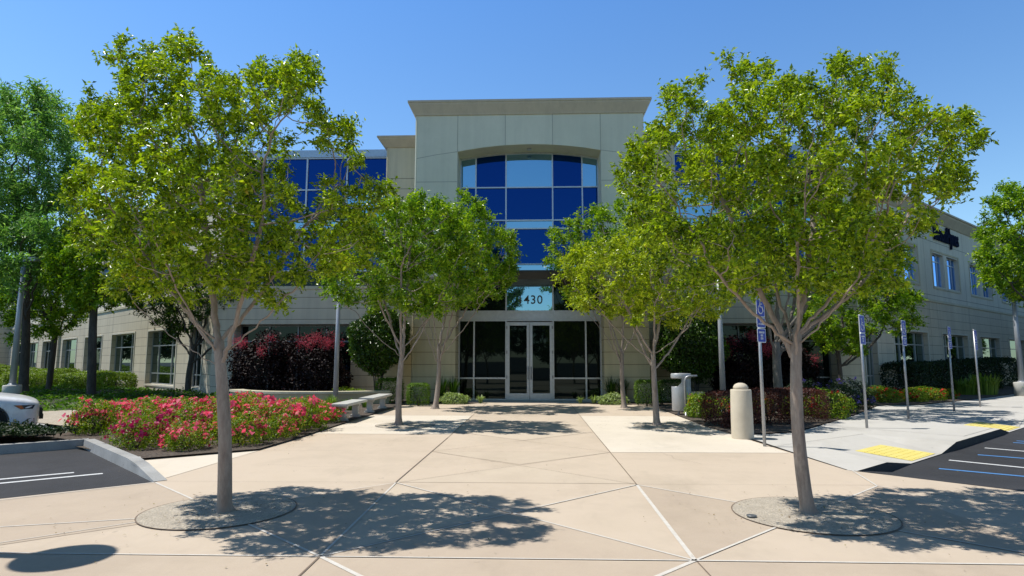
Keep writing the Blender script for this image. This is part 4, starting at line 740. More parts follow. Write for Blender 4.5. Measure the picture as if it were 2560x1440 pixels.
# storefront below the canopy
lcols = [OX0, -2.43, -1.12, .80, 2.12, OX1]
fr = MB()
for i, x in enumerate(lcols):
    xx = min(max(x, OX0+.03), OX1-.03); fr.box(xx-.032, xx+.032, TG-.07, TG+.05, 0, 4.72)
for z in (3.62, 3.24): fr.box(OX0+.001, OX1-.001, TG-.062, TG+.045, z-.028, z+.028)
for a, b in ((OX0, -1.12), (.80, OX1)):
    fr.box(a+.002, b-.002, TG-.062, TG+.045, .87, .93); fr.box(a+.002, b-.002, TG-.062, TG+.045, 0, .08)
sf = fr.build('storefront_window', M['alu'], bld)
for k in range(5):
    pane_poly(lcols[k], lcols[k+1], 3.62, 4.7, M['glass_sky'] if k == 2 else M['glass_dark'], parent=sf, tilt=rng.uniform(-.003, .003))
    pane_poly(lcols[k], lcols[k+1], 3.24, 3.62, M['alu'], y=TG-.03, parent=sf, name='header_panel')
    if k != 2:
        pane_poly(lcols[k], lcols[k+1], .9, 3.24, M['glass_dark'], parent=sf, tilt=rng.uniform(-.003, .003))
        pane_poly(lcols[k], lcols[k+1], 0.05, .9, M['glass_dark'], parent=sf)
# doors
dm = .5*(-1.12+.80)
for s in (-1, 1):
    a, b = (-1.085, dm-.008) if s < 0 else (dm+.008, .765)
    fr = MB(); y0, y1 = TG-.09, TG-.03
    fr.box(a, a+.11, y0, y1, .02, 3.17); fr.box(b-.11, b, y0, y1, .02, 3.17); fr.box(a+.11, b-.11, y0, y1, 3.03, 3.17); fr.box(a+.11, b-.11, y0, y1, .02, .30)
    door = fr.build('door', M['alu'], bld, bevel=.004, segs=1)
    pane_poly(a+.11, b-.11, .30, 3.03, M['glass_dark'], y=TG-.055, parent=door, tilt=.012*s)
    hx = b-.055 if s < 0 else a+.055
    MB().tube([(hx, y0-.005, .86), (hx, y0-.07, .88), (hx, y0-.07, 1.34), (hx, y0-.005, 1.36)], .016, 8).build('handle', M['alu_dark'], door)
    ex = a-.005 if s < 0 else b+.005
    for z in (.95, 1.95, 2.95): MB().box(ex-.022, ex+.022, y0-.02, y0+.01, z-.06, z+.06).build('hinge', M['alu_dark'], door)
MB().box(OX0+.05, OX1-.05, TF-.2, TG, .0, .02).build('threshold', M['concrete'], bld)
# house number
def text_mesh(name, body, size, mat, parent, mtx, ext=.01, off=.0, sx=1, align='CENTER', kern=1):
    cu = bpy.data.curves.new(name, 'FONT'); cu.body = body; cu.size = size; cu.extrude = ext; cu.offset = off; cu.align_x = align; cu.align_y = 'CENTER'; cu.resolution_u = 3; cu.space_character = kern
    ob = bpy.data.objects.new(name+'_curve', cu); COL.objects.link(ob)
    dg = bpy.context.evaluated_depsgraph_get(); dg.update(); me = bpy.data.meshes.new_from_object(ob.evaluated_get(dg))
    bpy.data.objects.remove(ob); me.materials.clear(); me.materials.append(mat)
    me.transform(Matrix.Diagonal((sx, 1, 1, 1))); me.transform(mtx)
    return link_mesh(name, me, parent)
up_front = Matrix(((1, 0, 0, 0), (0, 0, -1, 0), (0, 1, 0, 0), (0, 0, 0, 1)))      # text faces -Y
text_mesh('house_number', '1430', .50, M['digits'], bld, Matrix.Translation((-.14, TG-.04, 4.08))@up_front, .012, .003, 1.0, kern=1.08)
o = MB().lathe([(.02, 0), (.09, -.01), (.10, -.06), (.03, -.07)], 16, (XC, TF+.5, 10.35)).build('soffit_light', M['alu'], bld)

# --- link blocks left and right of the tower
LG, LW = 27.0, 26.35
for side in (-1, 1):
    X = (lambda a: a) if side < 0 else (lambda a: -a-.3)
    def P3(u, n, v): return (X(u), -n, v)
    # lower wall with one wide opening
    mb = MB(); wall_grid(mb, -13.95, -6.2, -.1, 4.82, [(-13.0, -7.85, -.1, 3.18)], -LW, .75, P3)
    mb.face([P3(-13.95, -LW, 4.82), P3(-6.2, -LW, 4.82), P3(-6.2, -LG-.1, 4.90), P3(-13.95, -LG-.1, 4.90)])
    mb.build('link_wall', M['wing_lower'], bld)
    MB(lambda p: (X(p[0]), p[1], p[2])).box(-14.0, -6.2, LW-.05, LW+.02, 4.70, 4.84).build('ledge', M['stucco_tan'], bld)
    # recessed dark glazing in the opening
    fr = MB(lambda p: (X(p[0]), p[1], p[2]))
    for x in (-12.97, -11.7, -10.42, -9.15, -7.88): fr.box(x-.03, x+.03, LW+.60, LW+.72, 0, 3.18)
    for z in (.05, .9, 2.45, 3.14): fr.box(-13, -7.85, LW+.61, LW+.71, z-.03, z+.03)
    wf = fr.build('window', M['alu_dark'], bld)
    pm = MB(lambda p: (X(p[0]), p[1], p[2])); pm.face([(-13, LW+.66, 0), (-7.85, LW+.66, 0), (-7.85, LW+.66, 3.18), (-13, LW+.66, 3.18)]); pm.build('pane', M['glass_dark'], wf)
    # upper curtain wall
    gx = [-13.9, -12.15, -10.3, -8.45, -6.62, -6.2]; gz = [4.88, 5.6, 7.5, 7.88, 9.32, 10.80]
    fr = MB(lambda p: (X(p[0]), p[1], p[2]))
    for x in gx[:-1]: fr.box(x-.035, x+.035, LG-.08, LG+.04, 4.88, 10.84)
    for z in gz: fr.box(-13.9, -6.2, LG-.07, LG+.035, z-.03, z+.03)
    wf = fr.build('ribbon_window', M['alu'], bld)
    for i in range(5):
        for j in range(5):
            mt = 'glass_navy' if j in (4, 3, 1) else 'glass_sky'
            if j == 3 and i >= 3: mt = 'glass_sky'
            if j == 0: mt = 'glass_dark'
            pm = MB(lambda p: (X(p[0]), p[1], p[2])); e = rng.uniform(-.004, .004)
            pm.face([(gx[i], LG, gz[j]), (gx[i+1], LG, gz[j]), (gx[i+1], LG+e, gz[j+1]), (gx[i], LG+e, gz[j+1])]); pm.build('pane', M[mt], wf)
    pm = MB(lambda p: (X(p[0]), p[1], p[2])); pm.box(-14.1, -6.2, LG-.12, LG+.3, 10.83, 11.17)
    pm.face([(-13.9, LG+.2, 11.0), (-6.2, LG+.2, 11.0), (-6.2, 34, 11.0), (-13.9, 34, 11.0)]); pm.build('parapet', M['parapet'], bld)

# --- wings
WL = ((-13.85, 27.0), (-.755, .656), (-.656, -.755)); WR = ((13.55, 27.0), (.755, .656), (.656, -.755))
def wing(side, org, d, nr, hd, lo, up, zcor, length):
    P = lambda s, n, v: (org[0]+d[0]*s+nr[0]*n, org[1]+d[1]*s+nr[1]*n, v)
    xf = lambda p: P(*p)
    led = 4.85
    mb = MB(); wall_grid(mb, -.9, length, -.1, led, [(a, b, .35 if True else 0, hd) for a, b in lo], 0, .30, P)
    mb.cur = 1
    for s in np.arange(3.4, length, 6.8): mb.face([P(s-.012, .004, 0), P(s+.012, .004, 0), P(s+.012, .004, led-.1), P(s-.012, .004, led-.1)])
    for s in np.arange(4.6, length, 6.8): mb.face([P(s-.01, .004, hd+.2), P(s+.01, .004, hd+.2), P(s+.01, .004, led-.1), P(s-.01, .004, led-.1)])
    mb.build('wing_wall', [M['wing_lower'], M['joint']], bld)
    for (a, b) in lo:
        mb = MB(xf)
        for q in ((a-.09, a, .26, hd+.09), (b, b+.09, .26, hd+.09), (a, b, hd, hd+.09), (a, b, .26, .35)): mb.box(q[0], q[1], .001, .035, q[2], q[3])
        mb.build('window_surround', M['wing_upper'], bld)
    mb = MB(xf); mb.box(-.9, length, -.12, .05, led-.08, led+.05); mb.build('ledge', M['stucco_tan'], bld)
    mb = MB(); wall_grid(mb, -.9, length, led, zcor-.4, [(a, b, up[1], up[2]) for a, b in up[0]], -.06, .28, P)
    mb.face([P(-.9, -.06, zcor-.42), P(length, -.06, zcor-.42), P(length, -14, zcor-.42), P(-.9, -14, zcor-.42)])
    mb.face([P(length, -.06, -.1), P(length, -14, -.1), P(length, -14, zcor-.4), P(length, -.06, zcor-.4)])
    mb.face([P(-.9, -14, -.1), P(length, -14, -.1), P(length, -14, zcor-.4), P(-.9, -14, zcor-.4)])
    mb.cur = 1
    for z in (up[2]+.62, up[1]-.55): mb.face([P(-.9, -.056, z-.012), P(length, -.056, z-.012), P(length, -.056, z+.012), P(-.9, -.056, z+.012)])
    for s in np.arange(3.4, length, 6.8): mb.face([P(s-.012, -.055, led+.06), P(s+.012, -.055, led+.06), P(s+.012, -.055, zcor-.4), P(s-.012, -.055, zcor-.4)])
    mb.build('wing_upper_wall', [M['wing_upper'], M['joint']], bld)
    prof = [(0, zcor-.62), (.05, zcor-.60), (.36, zcor-.2), (.40, zcor-.11), (.46, zcor-.10), (.46, zcor)]
    mb = MB()
    for k in range(len(prof)-1):
        (o0, za), (o1, zc) = prof[k], prof[k+1]
        mb.face([P(-1.2, o0-.06, za), P(length+o0, o0-.06, za), P(length+o1, o1-.06, zc), P(-1.2, o1-.06, zc)])
    mb.face([P(-1.2, .40, zcor), P(length+.4, .40, zcor), P(length+.4, -1.2, zcor), P(-1.2, -1.2, zcor)])
    mb.face([P(-1.2, -1.2, zcor-.5), P(length+.4, -1.2, zcor-.5), P(length+.4, -1.2, zcor), P(-1.2, -1.2, zcor)])
    mb.build('cornice', M['cornice'], bld)
    for (a, b) in lo:
        fr = MB(xf); w_ = b-a
        for s in (a+.03, a+w_*.27, a+w_*.73, b-.03): fr.box(s-.028, s+.028, -.29, -.20, .35, hd)
        for z in (.38, .93, 2.42, hd-.03): fr.box(a, b, -.285, -.205, z-.028, z+.028)
        wf = fr.build('window', M['alu'], bld)
        pm = MB(xf); pm.face([(a, -.25, .35), (b, -.25, .35), (b, -.25, hd), (a, -.25, hd)]); pm.build('pane', M['glass_dark'], wf)
    for (a, b) in up[0]:
        fr = MB(xf); w_ = b-a
        for s in (a+.025, a+w_*(.30 if side < 0 else .68), b-.025): fr.box(s-.022, s+.022, -.32, -.24, up[1], up[2])
        for z in (up[1]+.02, up[2]-.02, up[2]-.42): fr.box(a, b, -.315, -.245, z-.022, z+.022)
        wf = fr.build('upper_window', M['alu'], bld)
        pm = MB(xf); e = rng.uniform(-.006, .006); pm.face([(a, -.28, up[1]), (b, -.28+e, up[1]), (b, -.28+e, up[2]), (a, -.28, up[2])]); pm.build('pane', M['glass_wing'], wf)
    for k in range(0, len(up[0])-1, 2):
        mb = MB(xf); a, b = up[0][k][0]-.12, up[0][k+1][1]+.12
        mb.box(a, b, -.058, -.02, up[1]-.16, up[1]-.08); mb.box(a, b, -.058, -.02, up[2]+.08, up[2]+.17)
        mb.box(a, a+.08, -.058, -.02, up[1]-.08, up[2]+.08); mb.box(b-.08, b, -.058, -.02, up[1]-.08, up[2]+.08)
        mb.build('upper_surround', M['stucco_tan'], bld)
    return P
loL = [(2.2, 3.75), (5.6, 10.0), (12.35, 16.9), (19.1, 23.4), (25.7, 30.0), (33.0, 37.2), (39.2, 43.5), (45.3, 49.4)]
loR = [(1.55, 2.9), (5.0, 9.55), (11.9, 16.3), (18.7, 23.0), (25.3, 29.6), (32.0, 36.4)]
upl = lambda st: [q for c in st for q in ((c-2.3, c-.35), (c+.2, c+2.15))]
PL = wing(-1, *WL, 3.22, loL, (upl([7.6, 14.6, 21.3, 27.9, 34.9, 41.6, 48]), 6.0, 8.0), 10.3, 62)
PR = wing(1, *WR, 3.07, loR, (upl([6.95, 13.7, 20.4, 27.2, 34]), 5.72, 7.60), 10.0, 40)
# pilaster and the projecting end block of the left wing
MB(lambda p: PL(*p)).box(30.9, 31.7, .001, .16, 0, 4.7).build('pilaster', M['wing_lower'], bld)
mb = MB(lambda p: PL(*p)); mb.box(53.5, 70, -2, 1.1, 0, 11.2); mb.build('end_block', M['wing_lower'], bld)
mb = MB(lambda p: PL(*p)); mb.box(53.2, 70.3, -2, 1.4, 11.2, 11.7); mb.build('cornice', M['cornice'], bld)
# wing lettering (letters stand on the right wing)
mt = Matrix(((.755, 0, .656, 0), (.656, 0, -.755, 0), (0, 1, 0, 0), (0, 0, 0, 1)))
c = PR(13.9, .02, 8.80)
text_mesh('sign_lettering', 'BloomHynes', 1.30, M['lettering'], bld, Matrix.Translation(c)@mt, .05, .022, .62)

# ================================================================ trees
tree('crape_myrtle', 'front left crape myrtle with olive green crown, trunk rising from the left gravel well', (-3.27, 6.62), (-3.42, 6.6, 1.80), CL['A'], M['leaf_olive'], M['bark'], 72000, .050, .085, 2500, .076, .041, 3, limbs=8, tip=.0032, spread=.055)
tree('crape_myrtle', 'front right crape myrtle with olive green crown, trunk rising from the right gravel well', (2.87, 6.78), (2.85, 6.8, 1.88), CL['B'], M['leaf_olive'], M['bark'], 72000, .050, .085, 2500, .073, .041, 8, limbs=8, tip=.0032, spread=.055)
tree('crape_myrtle', 'green crape myrtle beside the two concrete benches', (-3.34, 15.4), (-3.28, 15.4, 1.92), CL['C'], M['leaf_green'], M['bark'], 34000, .085, .13, 1150, .082, .045, 5, limbs=7, tip=.005, spread=.09)
tree('crape_myrtle', 'green crape myrtle behind the benches tree, nearer the left edge of the entrance', (-3.31, 20.9), (-3.22, 20.9, 2.0), CL['D'], M['leaf_green'], M['bark'], 28000, .10, .15, 950, .09, .05, 6, limbs=7, tip=.006, spread=.10)
tree('crape_myrtle', 'yellow green crape myrtle in the cream paving left of the litter bin', (3.04, 15.6), (2.98, 15.6, 1.77), CL['E'], M['leaf_yellow'], M['bark'], 28000, .085, .13, 950, .082, .045, 7, limbs=7, tip=.005, spread=.09)
tree('crape_myrtle', 'crape myrtle right of the entrance doors, behind the yellow green one', (3.08, 21.4), (3.04, 21.4, 1.83), CL['F'], M['leaf_green'], M['bark'], 22000, .10, .15, 800, .085, .05, 9, limbs=7, tip=.006, spread=.10)
tree('ash_tree', 'tall dark green tree at the far left with airy pale tips, rising above the wing', (-22.75, 27.0), (-23.0, 27.0, 4.4), CL['G'], M['leaf_ash'], M['bark_dark'], 44000, .20, .34, 1100, .20, .11, 12, limbs=8, asp=.26, tip=.010, spread=.28, up=.15, reach=.5)
tree('shade_tree', 'dark trunked tree on the left lawn with bright green lower crown', (-17.8, 24.5), (-18.0, 24.5, 4.2), CL['H'], M['leaf_green'], M['bark_dark'], 26000, .14, .20, 700, .17, .10, 13, limbs=6, tip=.009, spread=.14)
tree('shade_tree', 'slim tree on the left lawn between the lamp post and the dark trunked tree', (-24.4, 30.5), (-24.3, 30.5, 3.2), CL['I'], M['leaf_green'], M['bark_dark'], 20000, .14, .24, 550, .14, .10, 14, limbs=6, tip=.01, spread=.16)
tree('shade_tree', 'drooping dark green tree standing against the near end of the left wing', (-15.6, 27.6), (-15.5, 27.7, 2.2), CL['J'], M['leaf_dark'], M['bark_dark'], 18000, .13, .22, 550, .14, .08, 15, limbs=7, tip=.009, spread=.15)
tree('crape_myrtle', 'grey barked tree rising behind the dark red hedge', (7.6, 19.5), (7.55, 19.5, 2.1), CL['K'], M['leaf_green'], M['bark_grey'], 22000, .11, .17, 700, .15, .09, 16, limbs=8, tip=.007, spread=.11)
tree('japanese_maple', 'low spreading bright green tree at the corner of the right wing', (11.6, 24.0), (11.6, 24.0, 1.9), CL['L'], M['leaf_green'], M['bark_dark'], 22000, .11, .18, 650, .08, .06, 17, limbs=7, tip=.007, spread=.12, up=.7)
tree('shade_tree', 'bright green tree at the far right edge over the lamp post', (24.6, 28.3), (24.6, 28.3, 2.6), CL['M'], M['leaf_green'], M['bark_dark'], 24000, .14, .24, 650, .16, .10, 18, limbs=7, tip=.01, spread=.16)

# trees across the road behind the photographer, seen mirrored in the glass
cr = [(-1.2*math.cos(a)*q, 1.2*math.sin(a)*q, z, 1.3) for q in (.3, 1.7) for a in (0, 1.2, 2.5, 3.8, 5.1) for z in (3.2, 4.6, 6.0)]+[(0, 0, 7.2, 1.1)]
bt_ = tree('street_tree', 'dark street tree across the road, mirrored in the entrance glass', (-3, -22), (-3, -22, 2.2), [(a-3, b-22, c, d) for a, b, c, d in cr], M['leaf_dark'], M['bark_dark'], 15000, .26, .34, 420, .2, .13, 30, 'street trees mirrored in the glass', limbs=7, tip=.014, spread=.24)
for i, (x, y_) in enumerate([(-14, -19), (-9, -23), (2.5, -20), (8, -24), (13, -20), (18, -17), (38, -4), (43, 4), (48, 11), (52, 19), (34, -13), (-42, 34), (-48, 40.5), (-56, 46), (-65, 53), (-37, 27), (-77, 63), (38, 37), (45, 42), (53, 47), (62, 53), (72, 60), (33, 31.5)]): dup(bt_, (x, y_, -.1), i*1.3, scale=1+.14*math.sin(i*2.7))

# ================================================================ shrubs
def shrub(name, label, cat, loc, size, mat, nl, ll, seed, shape='round', group=None, bloom=None, bn=0, bs=.05, core=True, lump=.14, barkm='bark_dark', asp=.55, lift=0, bz=0, up=.4):
    """foliage on a lumpy shell, a dark twiggy core and short stems; bloom clusters as a part"""
    g = np.random.default_rng(seed); t = thing(name, label, cat, loc, 0, group); sx, sy, sz = size
    if shape == 'box': P, d = superbox_points(nl, (sx, sy, sz/2), g); P[:, 2] += sz/2+lift
    else:
        P, d = shell_points(nl, (sx, sy, sz/2 if shape == 'ball' else sz*.62), g, .55, None, lump, seed)
        P[:, 2] += (sz/2 if shape == 'ball' else sz*.38)+lift
    k = P[:, 2] > .02; P = P[k]; d = d[k]
    leaf_obj('foliage', P, d, ll, mat, t, asp, up, .9, g)
    mb = MB()
    for q in range(5):
        a = q*1.26+seed; r = .12*sx
        mb.tube([(r*math.cos(a)*.4, r*math.sin(a)*.4, -.03), (r*math.cos(a)*1.5, r*math.sin(a)*1.5, sz*.3+lift*.6), (sx*.45*math.cos(a), sy*.45*math.sin(a), sz*.6+lift)], [.022*sx+.005, .016*sx+.004, .005], 6, False)
        for e in range(3):
            b = a+(e-1)*.7; mb.tube([(r*math.cos(a)*1.5, r*math.sin(a)*1.5, sz*.3+lift*.6), (sx*.7*math.cos(b), sy*.7*math.sin(b), sz*(.45+.12*e)+lift)], [.008*sx+.003, .003], 5, False)
    mb.build('stem', M[barkm], t)
    if bloom:
        fP = []; g2 = np.random.default_rng(seed+7)
        idx = g2.choice(len(P), bn*3); sel = [i for i in idx if P[i][2] > sz*(.25+bz)][:bn]
        V = []; Fc = []; off = 0
        for i in sel:
            c = P[i]*1.03+np.array([0, 0, .02]); s_ = bs*g2.uniform(.6, 1.3); m = 9
            pp = c+g2.normal(size=(m, 3))*s_*.42; v, f = leaves(pp, unit(pp-c+np.array([0, -.005, .02]))+g2.normal(size=(m, 3))*.3, s_*.95, .9, g2)
            V.append(v); Fc.append(f+off); off += len(v)
        if V: 
            bo = link_mesh('blossom', np_mesh('blossom', np.vstack(V), np.vstack(Fc), [M[bloom]]), t); bo['kind'] = 'stuff'
    return t
# clipped box shrubs
shrub('box_shrub', 'clipped square green shrub between the benches and the tower', 'shrub', (-5.45, 23.4, 0), (.50, .45, .95), M['leaf_box'], 3600, .05, 21, 'box')
shrub('box_shrub', 'clipped square green shrub at the left foot of the entrance tower', 'shrub', (-4.15, 22.3, 0), (.40, .38, .80), M['leaf_box'], 3000, .05, 22, 'box')
shrub('box_shrub', 'clipped square green shrub at the right foot of the entrance tower', 'shrub', (4.05, 22.5, 0), (.42, .42, .92), M['leaf_box'], 3200, .05, 23, 'box')
shrub('box_shrub', 'clipped dark green shrub right behind the litter bin', 'shrub', (5.05, 22.7, 0), (.55, .45, .92), M['leaf_dark'], 3600, .05, 24, 'box')
# round glossy shrubs on stems
shrub('topiary_tree', 'round glossy green standard shrub left of the tower behind the benches', 'shrub', (-5.95, 23.6, 0), (1.22, 1.05, 2.5), M['leaf_dark'], 17000, .10, 25, 'ball', lift=1.15, lump=.10)
shrub('topiary_tree', 'round dark green standard shrub right of the tower behind the litter bin', 'shrub', (6.1, 23.9, 0), (1.35, 1.1, 2.7), M['leaf_dark'], 16000, .10, 26, 'ball', lift=.9, lump=.12)
# smoke bushes
def smoke(label, loc, size, seed, bn):
    t = shrub('smoke_bush', label, 'shrub', loc, size, M['leaf_purple'], 8500, .10, seed, 'round', lump=.22, asp=.75)
    g = np.random.default_rng(seed); V = []; F = []; off = 0
    for k in range(bn):
        a = g.uniform(0, 2*PI); r = g.uniform(.2, .95)**.5; z = size[2]*(1.0-.28*r*r)+g.uniform(-.25, .12)
        c = np.array([size[0]*r*math.cos(a)*.92, size[1]*r*math.sin(a)*.8-.25, z]); m = 190
        pp = c+g.normal(size=(m, 3))*np.array([.12, .10, .13]); v, f = leaves(pp, g.normal(size=(m, 3)), .05, .35, g); V.append(v); F.append(f+off); off += len(v)
    o = link_mesh('plume', np_mesh('plume', np.vstack(V), np.vstack(F), [M['bloom_smoke']]), t); o['kind'] = 'stuff'
    return t
smoke('leftmost dark purple smoke bush with a few pink plumes', (-11.3, 25.4, 0), (1.35, .85, 2.7), 31, 7)
smoke('dark purple smoke bush with many pink plumes behind the left thin lamp post', (-9.0, 25.3, 0), (1.4, .85, 2.9), 32, 13)
smoke('purple smoke bush with rosy plumes behind the white bollard and first parking sign', (8.3, 24.6, 0), (1.15, .8, 2.7), 33, 16)
smoke('dark smoke bush in the shade right of the grey barked tree', (10.6, 26.1, 0), (1.1, .8, 2.4), 34, 4)
# rose bed: five bushes, then copies
protos = []
for k in range(6):
    lb = 'pink flowering rose bush in the bed along the left side of the plaza'
    t = shrub('rose_bush', lb, 'rose bush', (0, 0, 0), (.58+.06*(k % 3), .55+.05*(k % 2), .64+.06*(k % 3)), M['leaf_rose'], 2600, .055, 41+k, 'round', 'rose bushes in the bed left of the plaza', 'bloom_pink' if k < 5 else 'bloom_magenta', 22 if k < 5 else 30, .10, lump=.25, bz=.05)
    protos.append(t)
spots = []
g = np.random.default_rng(4)
def inside(p, poly):
    c = False; n = len(poly)
    for i in range(n):
        (x1, y1), (x2, y2) = poly[i], poly[i-1]
        if (y1 > p[1]) != (y2 > p[1]) and p[0] < (x2-x1)*(p[1]-y1)/(y2-y1)+x1: c = not c
    return c
rosepoly = [(-6.35, 10.35), (-5.15, 11.3), (-5.1, 12.8), (-5.25, 17.2), (-8.2, 18.3), (-11.6, 17.6), (-10.9, 14.8), (-8.45, 12.0)]
y = 10.2; row = 0
while y < 19.5:
    x = -14+(row % 2)*.42
    while x < -5:
        p = (x+g.uniform(-.16, .16), y+g.uniform(-.16, .16))
        if inside(p, rosepoly): spots.append(p)
        x += .92
    y += .80; row += 1
used = set()
for i, p in enumerate(spots):
    k = 5 if (-8.2 < p[0] < -6.7 and p[1] < 13 and i % 2 == 0) else int(g.integers(0, 5))
    s = float(g.uniform(.70, .98))*(.85 if p[1] < 11.9 else 1)
    if k in used: dup(protos[k], (p[0], p[1], .03), float(g.uniform(0, 6.28)), scale=(s, s, s*float(g.uniform(.85, 1.15))))
    else: used.add(k); protos[k].location = (p[0], p[1], .03); protos[k].scale = (s, s, s)
for k, t in enumerate(protos):
    if k not in used: t.location = (-9+k*.4, 14, .03)
for t in protos: 
    pass
# low plants between roses and benches
def tuft(name, label, cat, loc, n, ln, wd, mat, seed, group=None, spread=.12, arch=.6):
    g = np.random.default_rng(seed); t = thing(name, label, cat, loc, 0, group); V = []; F = []; off = 0
    for k in range(n):
        a = g.uniform(0, 2*PI); r0 = spread*g.uniform(0, 1)**.5; lean = g.uniform(.15, 1)*arch; l = ln*g.uniform(.6, 1.15)
        d = np.array([math.cos(a), math.sin(a), 0]); s = np.array([-math.sin(a), math.cos(a), 0])*wd/2
        p0 = d*r0; p1 = p0+d*l*.25*lean+np.array([0, 0, l*.55]); p2 = p0+d*l*.65*lean+np.array([0, 0, l*(.95-.45*lean)]); p3 = p2+d*l*.3*lean+np.array([0, 0, l*(.1-.3*lean)])
        V.append(np.array([p0-s, p0+s, p1+s, p1-s, p2+s*.8, p2-s*.8, p3, p3])); F.append(np.array([[0, 1, 2, 3], [3, 2, 4, 5], [5, 4, 6, 7]])+off); off += 8
    link_mesh('blades', np_mesh('blades', np.vstack(V), np.vstack(F), [mat]), t); return t
pt = tuft('grass_tuft', 'yellow green grassy plant at the foot of the left benches', 'plant', (-5.75, 15.9, .03), 170, .38, .014, M['leaf_grass'], 51, 'grassy plants along the benches')
for x, y_, s in ((-5.8, 16.8, 1.1), (-5.7, 17.7, .9), (-6.5, 17.2, 1.1), (-5.8, 18.7, 1), (-5.9, 19.8, 1), (-6.6, 18.6, 1.1), (-6.7, 20.4, 1.2), (-5.7, 21.0, .9)): dup(pt, (x, y_, .03), x*7, scale=s)
bt = tuft('striped_grass', 'small pale striped grass tuft beside the entrance doors', 'plant', (-2.55, 23.55, .01), 130, .30, .016, M['leaf_pale'], 52, 'pale grass tufts at the entrance', .06, .9)
for x, y_ in ((-2.02, 23.65), (1.75, 23.6), (2.25, 23.5), (2.72, 23.4), (-3.1, 23.4)): dup(bt, (x, y_, .01), x*5, scale=1+.1*math.sin(x*9))
dk = tuft('strap_leaf_plant', 'dark strap leaved plant against the tower wall left of the doors', 'plant', (-3.55, 23.95, 0), 90, .95, .03, M['leaf_dark'], 53, 'dark strap leaved plants against the tower', .1, .45)
for x, lb in ((-3.1, None), (2.95, 'dark strap leaved plant against the tower wall right of the doors'), (3.4, 'dark strap leaved plant against the tower wall right of the doors')):
    dup(dk, (x, 23.95, 0), x*3, label=lb)
for x, y_, s, lb, sd in ((-3.0, 23.2, .55, 'pale green leafy ground plant left of the entrance doors', 61), (2.9, 23.1, .6, 'pale green leafy ground plant right of the entrance doors', 62)):
    shrub('leafy_plant', lb, 'plant', (x, y_, 0), (s, s*.6, .42), M['leaf_pale'], 1300, .07, sd)
# dark red hedge, green and red planting on the right
shrub('red_leaf_hedge', 'dark red leaved low hedge left of the white bollard', 'hedge', (4.95, 15.9, 0), (.62, .75, .84), M['leaf_redhedge'], 6500, .045, 71, 'box')
shrub('red_leaf_hedge', 'dark red leaved low hedge between the bollard and the first sign post', 'hedge', (6.05, 16.4, 0), (.62, .70, .88), M['leaf_redhedge'], 6500, .045, 72, 'box')
shrub('red_leaf_hedge', 'dark red leaved low hedge behind the trunk of the front right tree', 'hedge', (7.1, 17.1, 0), (.66, .72, .86), M['leaf_redhedge'], 6500, .045, 73, 'box')
shrub('red_leaf_shrub', 'small dark red shrub low in front of the red hedge, beside the bollard', 'shrub', (4.75, 15.0, 0), (.32, .3, .42), M['leaf_redhedge'], 1600, .045, 74)
shrub('green_shrub', 'bright green shrub with red flowers between the litter bin and the red hedge', 'shrub', (4.72, 17.9, 0), (.42, .5, .72), M['leaf_rose'], 2600, .06, 75, bloom='bloom_red', bn=9, bs=.06)
rp = shrub('red_flower_shrub', 'green shrub dotted with red flowers', 'shrub', (8.3, 17.9, 0), (.6, .6, .85), M['leaf_rose'], 3000, .06, 76, group='red flowering shrubs in the right bed', bloom='bloom_red', bn=22, bs=.065)
rp['label'] = 'green shrub with red flowers in the planting bed right of the plaza'
for x, y_, s in ((7.9, 18.9, .9), (6.6, 18.8, .85), (5.6, 18.2, .85), (13.6, 24.4, .75), (14.9, 25.0, .8), (16.2, 25.9, .8), (17.3, 26.8, .7), (15.6, 26.0, .85), (14.0, 25.7, .9)): dup(rp, (x, y_, 0), x*3, scale=(s*1.15, s, s*.8))
vp = shrub('violet_shrub', 'dark shrub with violet flowers', 'shrub', (9.3, 19.6, 0), (.75, .7, .95), M['leaf_juniper'], 3200, .06, 77, group='violet flowering shrubs by the second sign', bloom='bloom_violet', bn=24, bs=.07)
vp['label'] = 'dark shrub with violet flowers left of the second parking sign'
for x, y_, s in ((10.6, 21.3, 1.05), (8.9, 20.8, 1.0)): dup(vp, (x, y_, 0), x, scale=s)
hd = shrub('dark_hedge', 'tall dark green hedge shrub below the windows of the right wing', 'hedge', (17.2, 29.0, 0), (1.5, .9, 1.55), M['leaf_juniper'], 5200, .09, 78, 'box', group='dark hedges below the right wing')
for x, y_, s in ((19.6, 31.1, 1.0), (22.0, 33.1, 1.05), (24.6, 35.4, 1.1), (27.5, 38.0, 1.15)): dup(hd, (x, y_, 0), R(41), scale=s)
hd.rotation_euler = (0, 0, R(41))
dl = tuft('daylily_clump', 'bright green strappy clump left of the right lamp post footing', 'plant', (21.3, 30.3, 0), 420, 1.0, .035, M['leaf_grass'], 54, None, .55, .6)
dup(dl, (20.4, 30.2, 0), 1.2, label='bright green strappy clump furthest from the right lamp post footing', scale=.8)
dup(dl, (22.75, 29.0, 0), 2.2, label='yellow green strappy clump in front of the right lamp post footing', scale=.6)
for i, (x, y_, a_, b_, h_) in enumerate(((-7.6, 24.6, .5, .4, .6), (-6.9, 24.2, .5, .4, .55), (7.4, 21.3, .8, .6, .5), (5.6, 20.9, .6, .5, .55))):
    shrub('bronze_shrub', ['low bronze tinged shrub above the left curved seat wall', 'low bronze tinged shrub between the left seat wall and the round shrub', 'low green shrub in front of the right curved seat wall', 'low green shrub behind the litter bin and the lamp post'][i], 'shrub', (x, y_, 0), (a_, b_, h_), M['leaf_rose'], 1500, .06, 80+i)

